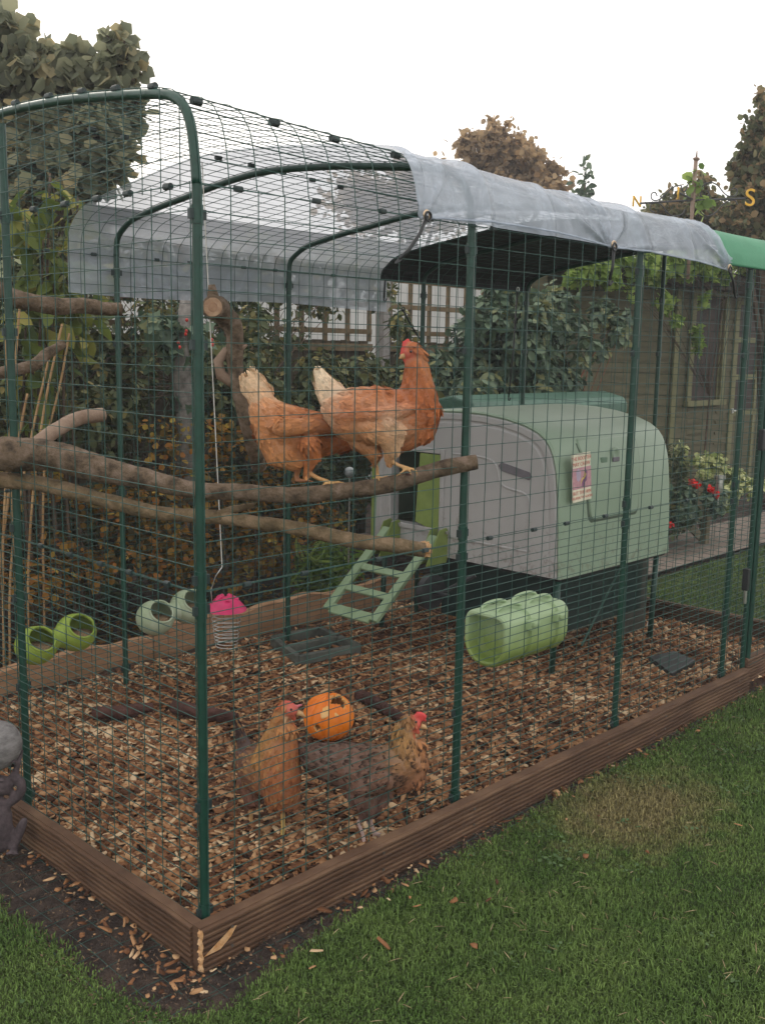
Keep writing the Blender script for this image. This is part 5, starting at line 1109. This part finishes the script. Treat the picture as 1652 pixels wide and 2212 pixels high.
# dark hedge behind the left part
hedge = [(x, 3.7, 2.12+.05*math.sin(x*5), .34, .12, .26) for x in np.arange(.9, 4.3, .42)]+[(1.3, 3.6, 1.85, .5, .15, .25), (1.9, 3.6, 1.95, .5, .15, .28), (2.5, 3.6, 1.9, .5, .15, .28), (3.05, 3.6, 1.8, .4, .15, .28), (.8, 3.6, 1.8, .35, .15, .2), (2.6, 3.1, 1.25, .5, .3, .5), (1.9, 3.2, 1.4, .5, .3, .45), (1.2, 3.1, 1.25, .5, .3, .5), (.5, 3.2, 1.2, .5, .3, .5), (2.9, 3.2, .6, .5, .3, .5), (2.0, 3.25, .6, .6, .3, .5), (1.0, 3.25, .6, .6, .3, .5), (.2, 3.2, .6, .5, .3, .5)]
plant('rose_bush', 'dark green rambling rose bush with red hips behind the left half of the run', 'bush', hedge, 25000, .058, LEAF, LEAFDK, [[(x, 3.15, 0, .018), (x+.1, 3.15, .7, .014), (x-.05, 3.1, 1.4, .008)] for x in (.3, .9, 1.5, 2.1, 2.7)])
rose = bpy.data.objects['rose_bush']
for k in range(8):
    px__, py__ = random.choice(((395, 705), (420, 690), (375, 745), (355, 745), (385, 765), (520, 705), (470, 735), (400, 735), (360, 765)));
    c = onD(px__+random.uniform(-14, 14), py__+random.uniform(-14, 14), 5.25)
    m = MB(); r = .008; m.lathe([(r*math.sin(a), -1.2*r*math.cos(a)) for a in np.linspace(.01, 3.13, 8)], tuple(c-np.array(rose.location)), 10); m.build('rose_hip', flat('hip red', (.55, .03, .02), .35) if k == 0 else bpy.data.materials['hip red'], rose, smooth=True)
aut = [(x, 2.72+.1*math.sin(x*3), z, .34, .16, .24) for x in (.1, .6, 1.1, 1.6, 2.1, 2.6) for z in (.42, .80)]+[(2.9, 2.75, .45, .3, .15, .2), (2.0, 2.75, 1.1, .4, .12, .16), (2.5, 2.75, 1.05, .3, .12, .14)]
plant('autumn_shrub', 'low shrub of small round yellow and rust leaves behind the perches', 'shrub', aut, 6500, .036, ROUND, LEAFAUT, [[(x, 2.7, 0, .008), (x+.05, 2.7, .5, .006), (x-.03, 2.72, .95, .003)] for x in np.linspace(0, 3, 14)], per=9, f=.5)
# grey trunk behind the left back post
tt = [onY(352, 1010, 3.0), onY(348, 900, 3.0), onY(340, 820, 3.0), onY(335, 740, 3.0), onY(350, 640, 3.0)]
root = empty('ivy_clad_stump', (tt[0][0], 3.0, 0)); tag(root, 'pale grey old trunk with ivy leaves behind the left back post', 'tree trunk')
m = MB(); m.tube([(0, 0, 0)]+[tuple(q-np.array([tt[0][0], 3.0, 0])-np.array([0, .25, 0])) for q in tt], [.075, .07, .06, .05, .045, .035], 12, wob=.2); m.build('trunk', GREYTR, root, smooth=True)
c = onY(395, 745, 2.75)-np.array([tt[0][0], 3.0, 0]); V, F = cloud([(c[0], c[1], c[2], .24, .08, .16), (c[0]-.15, c[1], c[2]+.1, .14, .08, .1), (c[0]+.02, c[1], c[2]-.3, .12, .06, .1)], 150, .085, LOBED, shell=.1); mk('ivy', V, F, LEAFGREY, root)
# yellowing tall plants and canes on the left
yl = []
for (x, y, s, n) in ((95, 560, .10, 7), (120, 640, .12, 8), (60, 700, .11, 7), (150, 590, .09, 6), (75, 820, .1, 6), (170, 470, .09, 7), (110, 420, .1, 7), (30, 480, .1, 6), (60, 930, .09, 5), (150, 720, .12, 6), (235, 600, .08, 5)):
    q = onY(x, y, 2.65); yl.append((q[0], q[1], q[2], s*1.3, .08, s*1.3))
plant('yellowing_tall_plant', 'tall plant with large drooping yellow green leaves at the left edge', 'plant', yl, 200, .125, LEAF, LEAFYEL, [[(q[0]+random.uniform(-.05, .05), 2.7, 0, .010), (q[0]*.95, 2.68, q[2]*.6, .008), (q[0], q[1], q[2]+.1, .005)] for q in yl[:7]], per=0, shell=.1, droop=1.8)
canes = [((60, 1180), (90, 900), (135, 700)), ((20, 1200), (70, 930), (110, 760)), ((5, 1150), (25, 900), (45, 640)), ((-5, 1250), (30, 1000), (10, 700)), ((40, 1250), (20, 1050), (60, 850)), ((90, 980), (130, 840), (150, 720))]
for i, cs in enumerate(canes):
    P = [onY(x, y, 2.4+.03*i) for x, y in cs]; P = [np.array([P[0][0]-.02, P[0][1], 0])]+P; o0 = P[0]; m = MB(); m.tube([p-o0 for p in smoothpoly(P, 2)], .0062, 6); o = m.build('garden_cane', CANE, smooth=True); o.location = tuple(o0)
    tag(o, 'thin golden brown cane leaning among the plants at the left edge', 'cane', 'canes at the left edge')

# trees
def tree(name, label, base, clumps, n, size, shape, mat, r0, per=14, f=.36, barkm=STEMM, group=None, top=None):
    b = np.array(base, float); tp2 = np.array(top if top is not None else np.mean([c[:3] for c in clumps], axis=0)); tp2 = np.array(tp2, float)
    root = empty(name, tuple(b)); tag(root, label, 'tree', group)
    cl = subclumps(clumps, per, f); V, F = cloud(cl, n, size, shape, shell=.25, airy=True); mk('crown', V-b, F, mat, root)
    m = MB(); mid = b*.5+tp2*.5+np.array([.04, .03, 0])*r0*20
    m.tube([p-b for p in smoothpoly([b, mid, tp2], 2)], list(np.linspace(r0, r0*.35, len(smoothpoly([b, mid, tp2], 2)))), 9, wob=.1)
    for c in clumps:
        q = b+(tp2-b)*random.uniform(.45, .9); c3 = np.array(c[:3]); m.tube([q-b, (q+c3)/2-b+np.array([0, 0, .1]), c3-b], [r0*.45, r0*.3, r0*.12], 6)
    for c in cl[::2]:
        k = min(clumps, key=lambda g_: (g_[0]-c[0])**2+(g_[1]-c[1])**2+(g_[2]-c[2])**2); m.tube([np.array(k[:3])-b, np.array(c[:3])-b], [r0*.13, r0*.05], 4)
    m.build('trunk', barkm, root, smooth=True); return root
def CL(x, y, D, rx, rz, ry=None): q = onD(x, y, D); k = D/FPX; return (q[0], q[1], q[2], rx*k, (ry or rx)*k, rz*k)
DT = 7.2
tree('large_leaved_tree', 'big leafy green tree rising at the upper left above the roof mesh', onD(60, 1100, DT)*[1, 1, 0],
     [CL(-40, 120, DT, 100, 90), CL(60, 150, DT, 85, 90), CL(150, 200, DT, 80, 75), CL(235, 190, DT, 60, 70), CL(265, 110, DT, 45, 45), CL(285, 230, DT, 30, 40), CL(20, 260, DT, 110, 90), CL(120, 290, DT-.3, 90, 70), CL(210, 300, DT-.3, 70, 60), CL(230, 350, DT-.3, 50, 50), CL(60, 370, DT-.3, 100, 70), CL(160, 380, DT-.4, 60, 50), CL(-60, 300, DT, 100, 150), CL(5, 40, DT+.2, 14, 30), CL(290, 260, DT, 22, 25)],
     6500, .090, ROUND, LEAFTREE, .12, per=30, f=.21, top=onD(80, 300, DT))
D2 = 17
tree('autumn_tree', 'rounded orange brown tree behind the roof at the centre of the skyline', onD(1080, 760, D2)*[1, 1, 0],
     [CL(1075, 300, D2, 45, 45), CL(1040, 330, D2, 50, 50), CL(1110, 350, D2, 60, 50), CL(1150, 370, D2, 50, 50), CL(1190, 400, D2, 40, 45), CL(1050, 390, D2, 60, 60), CL(1120, 420, D2, 80, 50), CL(1000, 310, D2, 18, 26)],
     8500, .085, ROUND, LEAFORG, .12, per=26, f=.22)
tree('birch_tree', 'slender sparse young tree with only a few leaves on the pale skyline', onD(1262, 760, 15)*[1, 1, 0], [CL(1262, 360, 15, 12, 20), CL(1264, 400, 15, 16, 25), CL(1262, 450, 15, 20, 30)], 130, .11, LEAF, LEAFGREY, .03, per=8, f=.5)
D3 = 11
tree('russet_tree', 'green and russet tree at the right edge beside the weather vane', onD(1680, 800, D3)*[1, 1, 0],
     [CL(1650, 260, D3, 35, 60), CL(1670, 330, D3, 70, 70), CL(1625, 300, D3, 25, 30), CL(1640, 400, D3, 70, 60), CL(1600, 440, D3, 45, 35), CL(1700, 400, D3, 90, 90), CL(1610, 330, D3, 16, 20), CL(1590, 480, D3, 60, 35), CL(1680, 500, D3, 80, 60)],
     7000, .065, ROUND, LEAFMIX, .09, per=22, f=.25)
tree('garden_tree', 'low bushy green tree behind the weather vane', onD(1480, 800, 12.5)*[1, 1, 0],
     [CL(1450, 450, 12.5, 45, 35), CL(1500, 440, 12.5, 50, 35), CL(1550, 470, 12.5, 50, 30), CL(1410, 480, 12.5, 40, 30), CL(1500, 500, 12.5, 90, 40), CL(1515, 400, 12.5, 20, 25)],
     4500, .085, LEAF, LEAFMIX, .08, per=12, f=.36)
tree('hedge_tree', 'low dull green tree just above the clear cover left of the orange tree', onD(900, 760, 20)*[1, 1, 0],
     [CL(900, 385, 20, 60, 20), CL(865, 345, 20, 12, 12), CL(850, 420, 20, 110, 60), CL(960, 420, 20, 90, 60)], 3000, .13, ROUND, LEAFORG, .12, per=10, f=.4)
# ------------------------------------------------------------------ fence, trellis, buildings behind
FY = 4.05
def fence(x0, x1, label, trellis=True, zt=2.32):
    root = empty('trellis_fence', ((x0+x1)/2, FY, 0)); tag(root, label, 'fence', 'fence panels with trellis tops'); cx_ = (x0+x1)/2
    m = MB(); nb = int((x1-x0)/.10)
    for i in range(nb):
        a = x0+.02+(x1-x0-.04)*i/nb; m.box(a-cx_, a+(x1-x0-.04)/nb-.008-cx_, -.01+.006*(i % 2), .008+.006*(i % 2), .05, 1.68+.004*(i % 3))
    m.build('boards', FENCEW, root)
    for z in (1.60, .3): m = MB(); m.box(x0-cx_, x1-cx_, -.04, -.012, z, z+.06); m.build('rail', TRELL, root)
    m = MB()
    for i in range(int((x1-x0)/.25)+1): a = x0+.02+i*.25; m.box(a-.02-cx_, a+.02-cx_, -.012, .006, 1.68, zt)
    for z in (1.76, 1.98, 2.2): m.box(x0-cx_, x1-cx_, -.028, -.0125, z-.02, z+.02)
    m.build('trellis', TRELL, root)
for i, (a, lab) in enumerate(((-.9, 'leftmost fence panel with trellis behind the tall yellowing plant'), (.98, 'second fence panel with trellis behind the rose bush'), (2.86, 'fence panel with trellis left of the concrete post'), (4.86, 'fence panel with open trellis right of the concrete post behind the climber'))): fence(a, a+1.78, lab)
for x, lab in ((.93, 'concrete fence post behind the left back run post'), (2.81, 'concrete fence post behind the gold hens'), (4.77, 'pale concrete fence post standing left of the upright hen')):
    m = MB(); m.box(-.045, .045, -.05, .05, 0, 2.35); o = m.build('concrete_post', CONC, bevel=.008); o.location = (x, FY-.03, 0); tag(o, lab, 'post', 'concrete fence posts')
# white clad outbuilding beyond the trellis
wb = empty('white_outbuilding', (6.2, 6.2, 0)); tag(wb, 'long white clad outbuilding glimpsed through the trellis', 'building')
m = MB()
for i in range(64): a = -2.9+i*.10; m.box(a, a+.094, 0, .03+.006*(i % 2), 0, 2.7)
m.box(-2.9, 3.5, .04, 3, 0, 2.68); m.build('wall', WHITEW, wb)
m = MB(); m.box(-3.1, 3.7, -.2, .02, 2.7, 2.8); m.add([(-3.1, -.2, 2.8), (3.7, -.2, 2.8), (3.7, 3.2, 3.1), (-3.1, 3.2, 3.1)], [(0, 1, 2, 3)]); m.build('roof', DARKFASCIA, wb)
cb = empty('cream_building', (1.0, 6.0, 0)); tag(cb, 'cream walled building with a dull red sheet roof at the upper left', 'building')
m = MB(); m.box(-3.4, 1.6, 0, 3, 0, 2.62); m.build('wall', CREAM, cb)
m = MB()
zr = 2.78
V = []; nC = 120
for i in range(nC+1):
    x = -3.6+5.5*i/nC; V += [(x, -.28, zr+.012*math.cos(i*2.1)), (x, 3, zr+.55+.012*math.cos(i*2.1))]
m.add(V, [(2*i, 2*i+2, 2*i+3, 2*i+1) for i in range(nC)]); m.box(-3.6, 1.9, -.25, -.22, zr-.16, zr-.02); m.build('roof', ROOFR, cb)
m = MB(); m.tube([(-3.6, -.30, zr-.05), (1.9, -.30, zr-.05)], .045, 8); m.build('gutter', DARKFASCIA, cb, smooth=True)
# dull green storage box behind the back mesh
gb = empty('storage_box', (4.9, 2.32, 0)); tag(gb, 'dull green plastic storage box with low curved lid behind the coop', 'storage box')
m = MB(); m.box(-.95, .95, 0, .4, 0, 1.14); m.build('body', flat('dull green plastic', (.06, .13, .095), .5), gb, bevel=.03)
m = MB(); P = [(-.02, 1.14), (-.02, 1.22), (.02, 1.27), (.2, 1.31), (.38, 1.27), (.42, 1.22), (.42, 1.14)]; m.prism(P, 'x', -.98, .98); m.build('lid', bpy.data.materials['dull green plastic'], gb, bevel=.015)
# shed
SH = empty('garden_shed', (7.9, 3.35, 0)); tag(SH, 'olive boarded summerhouse with glazed door and dark window behind the run at right', 'shed')
sx, sy = 7.9, 3.35
def S(x): return x-sx
def shx(px, py=750, y=3.3): return onY(px, py, y)[0]-sx
X_l, X_r = shx(1185), 4.6
wx0, wx1 = shx(1500, 760), shx(1562, 760); dx0, dx1 = shx(1588, 760), shx(1690, 760)
m = MB(); zt = 2.40
def wallp(x0, x1, z0, z1):
    nb = int(round((z1-z0)/.12)) or 1
    for i in range(nb):
        za = z0+(z1-z0)*i/nb; zb = z0+(z1-z0)*(i+1)/nb; m.add([(x0, -.012, za), (x1, -.012, za), (x1, 0.002, zb), (x0, .002, zb), (x0, .03, za), (x1, .03, za), (x1, .03, zb), (x0, .03, zb)], [(0, 1, 2, 3), (0, 4, 5, 1), (0, 3, 7, 4), (1, 5, 6, 2), (3, 2, 6, 7)])
wallp(X_l, wx0, 0, zt); wallp(wx0, wx1, 0, 1.12); wallp(wx0, wx1, 2.29, zt); wallp(wx1, dx0, 0, zt); wallp(dx0, dx1, 2.30, zt); wallp(dx1, X_r, 0, zt)
m.box(X_l, X_l+.03, .03, .55, 0, zt); m.box(X_r-.03, X_r, .03, .55, 0, zt); m.box(X_l+.03, X_r-.03, .52, .55, 0, zt)
m.build('wall', SHEDW, SH)
m = MB(); m.box(X_l-.12, X_r+.1, -.30, -.27, 2.31, 2.48); m.add([(X_l-.15, -.33, 2.49), (X_r+.15, -.33, 2.49), (X_r+.15, .75, 2.56), (X_l-.15, .75, 2.56)], [(0, 1, 2, 3)]); m.box(X_l-.12, X_r+.1, -.27, -.02, 2.32, 2.34); m.build('roof', DARKFASCIA, SH)
m = MB()
for a in (wx0-.09, wx1+.0, shx(1455, 800)): m.box(a, a+.09, -.045, -.014, 0.0 if a < wx0-.2 else 1.06, 2.30)
m.box(wx0-.12, wx1+.12, -.07, -.0145, 1.06, 1.12); m.box(wx0-.09, wx1+.09, -.044, -.014, 2.26, 2.33)
m.build('trim', SHEDTRIM, SH, bevel=.004)
wn = MB(); wn.box(wx0, wx1, .0, .01, 1.12, 2.29); win = wn.build('window', DARKGLASS, SH)
m = MB(); xm = (wx0+wx1)/2
m.box(wx0, wx0+.03, -.012, -.001, 1.12, 2.29); m.box(wx1-.03, wx1, -.012, -.001, 1.12, 2.29); m.build('frame', SHEDTRIM, win)
# objects glimpsed inside window
m = MB(); m.lathe([(.001, 0), (.07, .02), (.09, .09), (.06, .17), (.001, .2)], ((wx0+wx1)/2, .0-.012, 1.55), 14)
dm = MB(); dm.box(dx0, dx1, -.006, .02, .02, 2.29); door_ = dm.build('door', SHEDW, SH, bevel=.004)
m = MB(); w2 = dx1-dx0
m.box(dx0, dx0+.10, -.03, -.0065, .02, 2.29); m.box(dx1-.1, dx1, -.03, -.0065, .02, 2.29); m.box(dx0+w2/2-.03, dx0+w2/2+.03, -.03, -.0065, .02, 2.29)
for z in (.04, .95, 1.37, 1.80, 2.23): m.box(dx0+.1, dx1-.1, -.027, -.0066, z-.03, z+.03)
m.build('frame', SHEDTRIM, door_, bevel=.003)
for a, b in ((dx0+.10, dx0+w2/2-.03), (dx0+w2/2+.03, dx1-.1)):
    for z0, z1 in ((.98, 1.34), (1.40, 1.77), (1.83, 2.20)):
        m = MB(); m.box(a, b, -.012, -.0068, z0, z1); m.build('pane', DARKGLASS, door_)
m = MB(); m.tube([(dx0+.05, -.045, .98), (dx0+.05, -.03, .98)], .03, 12); m.tube([(dx0+.05, -.05, .98), (dx0+.12, -.05, .98)], .01, 8); m.build('handle', STEEL, door_)
# ivy along the eaves
iv = []
for px__, py__ in [(x, 572+6*math.sin(x*.05)+random.uniform(-22, 18)) for x in range(1250, 1700, 9)]: q = onY(px__, py__, 2.95); iv.append((q[0], q[1], q[2], .14, .10, .10))
for px__, py__ in ((1430, 640), (1445, 665), (1470, 690), (1500, 720), (1515, 750), (1455, 690), (1520, 650), (1330, 600), (1360, 620)): q = onY(px__, py__, 2.93); iv.append((q[0], q[1], q[2], .07, .05, .08))
plant('climbing_vine', 'bright lobed vine draped along the shed eaves', 'vine', iv, 2600, .085, LOBED, LEAFIVY, [[(shx(1480)+sx, 3.0, 0, .012), (shx(1480)+sx, 3.0, 1.2, .01), (shx(1500)+sx, 3.0, 2.2, .006)], [(shx(1640)+sx, 3.0, 0, .012), (shx(1640)+sx, 3.0, 2.2, .006)]], per=3, f=.6, shell=.1)
# weather vane
D4 = 9.6; vb = onD(1497, 560, D4); WV = empty('weather_vane', (vb[0], vb[1], vb[2]-.3), math.atan2(RH[1], RH[0])); tag(WV, 'wrought iron weather vane with gold letters and scrolls above the shed', 'weather vane')
def WL(cx, cy, d=0.):
    w = onD((1560+cx/4.394)*.8533, (360+cy/4.394)*.8533, D4+d)-np.array([vb[0], vb[1], vb[2]-.3]); return np.array([w @ RH, w @ FH, w[2]])
m = MB(); m.tube([WL(830, 900)-np.array([0, 0, .5]), WL(830, 880), WL(850, 620), WL(880, 200)], [.016, .016, .022, .018], 10); m.tube([WL(880, 205), WL(885, 185), WL(886, 170)], [.02, .034, .02], 10); m.tube([WL(886, 170), WL(893, 95)], [.009, .004], 8); m.build('pole', mottled('weathered copper pole', (.20, .13, .10), (.34, .25, .2), 8, .5, .2, .002), WV, smooth=True)
m = MB(); m.tube([WL(260, 680), WL(850, 645), WL(1430, 625)], .009, 8); m.tube([WL(690, 560, -.25), WL(850, 640), WL(1010, 720, .25)], .009, 8); m.build('arm', IRON, WV)
def scroll(pts): m = MB(); m.tube(smoothpoly([WL(*p) for p in pts], 3), .0055, 6); m.build('scroll', IRON, WV, smooth=True)
scroll([(450, 600), (430, 550), (380, 570), (385, 640), (450, 655), (520, 600), (620, 500), (720, 468), (725, 540), (760, 560), (800, 440), (830, 440)])
scroll([(1000, 535), (1035, 570), (1010, 610), (940, 610), (920, 560), (960, 470), (1050, 440), (1130, 480), (1190, 570), (1260, 610), (1330, 590), (1345, 530), (1300, 505), (1268, 530)])
scroll([(420, 780), (370, 760), (370, 700), (430, 670), (500, 690), (560, 790), (640, 830), (740, 800), (760, 740)])
scroll([(1340, 700), (1330, 650), (1260, 640), (1180, 690), (1100, 790), (1010, 830), (930, 790), (920, 700), (980, 690)])
for a in ((900, 480), (890, 600)): pass
text('S', .22, GOLD, WV, tuple(WL(1482, 625)), (math.pi/2, 0, 0), 'letter', .006)
text('N', .14, GOLD, WV, tuple(WL(225, 665)), (math.pi/2, 0, math.radians(20)), 'letter', .006)
text('E', .15, GOLD, WV, tuple(WL(680, 575, -.27)), (math.pi/2, 0, math.radians(82)), 'letter', .006)
q = WL(880, 450); V, F = cloud([(q[0], q[1], q[2], .10, .08, .20), (q[0]+.07, q[1], q[2]-.2, .08, .06, .1)], 40, .08, ROUND, shell=.1)
mk('entwined_leaves', V, F, LEAFIVY, WV)
# planter with flowers, solar light
PL = empty('wooden_planter', (6.38, 1.98, 0)); tag(PL, 'raised wooden planter box on legs beside the path', 'planter')
m = MB(); m.box(-.55, .35, -.02, .5, .22, .50); m.build('box', mottled('planter timber', (.07, .06, .035), (.14, .12, .075), 6, .85, .4, .003), PL, bevel=.006)
for a, b in ((-.50, 0), (.30, 0), (-.5, .46), (.3, .46)):
    m = MB(); m.box(a-.035, a+.035, b-.055, b+.015, 0, .50); m.build('leg', bpy.data.materials['planter timber'], PL, bevel=.004)
m = MB(); m.obox((-.1, -.045, .25), (.26, 0, -.16), (0, .01, 0), (.018, 0, .03)); m.build('brace', bpy.data.materials['planter timber'], PL)
fq = [CL(1480, 1065, 8.3, 60, 45, 40), CL(1540, 1080, 8.3, 40, 35, 30)]
plant('geranium', 'leafy geranium with red flower heads growing in the planter', 'plant', fq, 1500, .055, ROUND, LEAFIVY if False else LEAFGREY, [[(6.4, 2.1, .45, .01), (6.4, 2.1, .6, .006), (6.45, 2.1, .75, .004)]], per=6)
ger = bpy.data.objects['geranium']
for (x, y, r) in ((1494, 1041, .030), (1503, 1046, .024), (1534, 1055, .020), (1546, 1066, .024), (1446, 1131, .020)):
    c = onD(x, y, 7.95)-np.array(ger.location); V, F = cloud([(c[0], c[1], c[2], r, r, r*.8)], 50, .024, ROUND, shell=.4); mk('flower_head', V, F, REDFL, ger)
plant('variegated_plant', 'cream edged bushy plant spilling at the back of the planter', 'plant', [CL(1530, 1020, 8.8, 70, 30, 40), CL(1600, 1050, 8.8, 60, 40, 40), CL(1470, 985, 8.9, 14, 25)], 2200, .042, ROUND, LEAFVAR, [[(6.9, 2.6, .2, .01), (6.9, 2.6, .5, .008), (6.95, 2.6, .8, .004)]], per=8)
plant('border_shrub', 'dark green bush between the coop and the planter', 'shrub', [CL(1455, 1010, 8.4, 40, 60), CL(1455, 1110, 8.2, 40, 60), (6.9, 2.75, .35, .9, .3, .35)], 2600, .05, LEAF, LEAFDK, [[(6.3, 2.5, 0, .012), (6.3, 2.5, .5, .01), (6.3, 2.5, .9, .006)]], per=8)
sl_ = onD(1552, 1050, 8.0); SLT = empty('solar_light', (sl_[0], sl_[1], .45)); tag(SLT, 'slim steel solar light standing among the planter flowers', 'garden light')
zc = sl_[2]-.45; m = MB(); m.tube([(0, 0, 0), (0, 0, zc-.04)], .006, 8); m.build('stake', STEEL, SLT); m = MB(); m.lathe([(.001, -.05), (.03, -.05), (.034, -.02), (.03, .05), (.045, .052), (.045, .085), (.001, .09)], (0, 0, zc), 16); m.build('lamp_head', STEEL, SLT, auto=.5)
gl = onY(755, 1020, 2.45); GL = empty('globe_light', (gl[0], gl[1], 0)); tag(GL, 'grey glass globe garden light on a stake beyond the back mesh below the hens', 'garden light')
m = MB(); m.tube([(0, 0, 0), (0, 0, gl[2])], .006, 8); m.build('stake', STEEL, GL); m = MB(); r = .034; m.lathe([(r*math.sin(a), -r*math.cos(a)) for a in np.linspace(.01, 3.13, 16)], (0, 0, gl[2]), 20); m.build('globe', flat('frosted grey glass', (.30, .33, .34), .2, spec=.6), GL, smooth=True)
# grasses and leaf litter beyond the edging
n = 2200; x = -.5+4.4*rng.random(n); y = 2.33+.9*rng.random(n); V, F = inst(LEAF[0], LEAF[1], np.stack([x, y, .0+.02*rng.random(n)], -1), rots(n, .7), .03+.03*rng.random(n))
tag(mk('leaf_litter', V, F, LEAFAUT), 'fallen leaves littering the soil behind the run', 'leaf litter', kind='stuff')
q = onY(700, 1230, 2.6); V, F = cloud([(q[0], q[1], .22, .22, .12, .16)], 350, .16, (LEAF[0]*[1, .18, 1], LEAF[1]), shell=.1, droop=-.6)
o = mk('grass_clump', V-np.array([q[0], q[1], 0]), F, LEAFIVY); o.location = (q[0], q[1], 0); tag(o, 'tuft of long thin green leaves behind the ladder', 'plant')

# ------------------------------------------------------------------ thin volume added to stand in for lens glare
m = MB(); m.box(-40, 40, -40, 40, -1.2, 9.5)
hz = newmat('thin haze')[0]; t = hz.node_tree; t.nodes.remove(t.nodes['Principled BSDF']); v = t.nodes.new('ShaderNodeVolumePrincipled'); v.inputs['Density'].default_value = .0040; v.inputs['Color'].default_value = (.93, .95, 1, 1)
sock(t, v.outputs[0], t.nodes['Material Output'].inputs['Volume'])
tag(m.build('glare_haze', hz), kind='stuff')
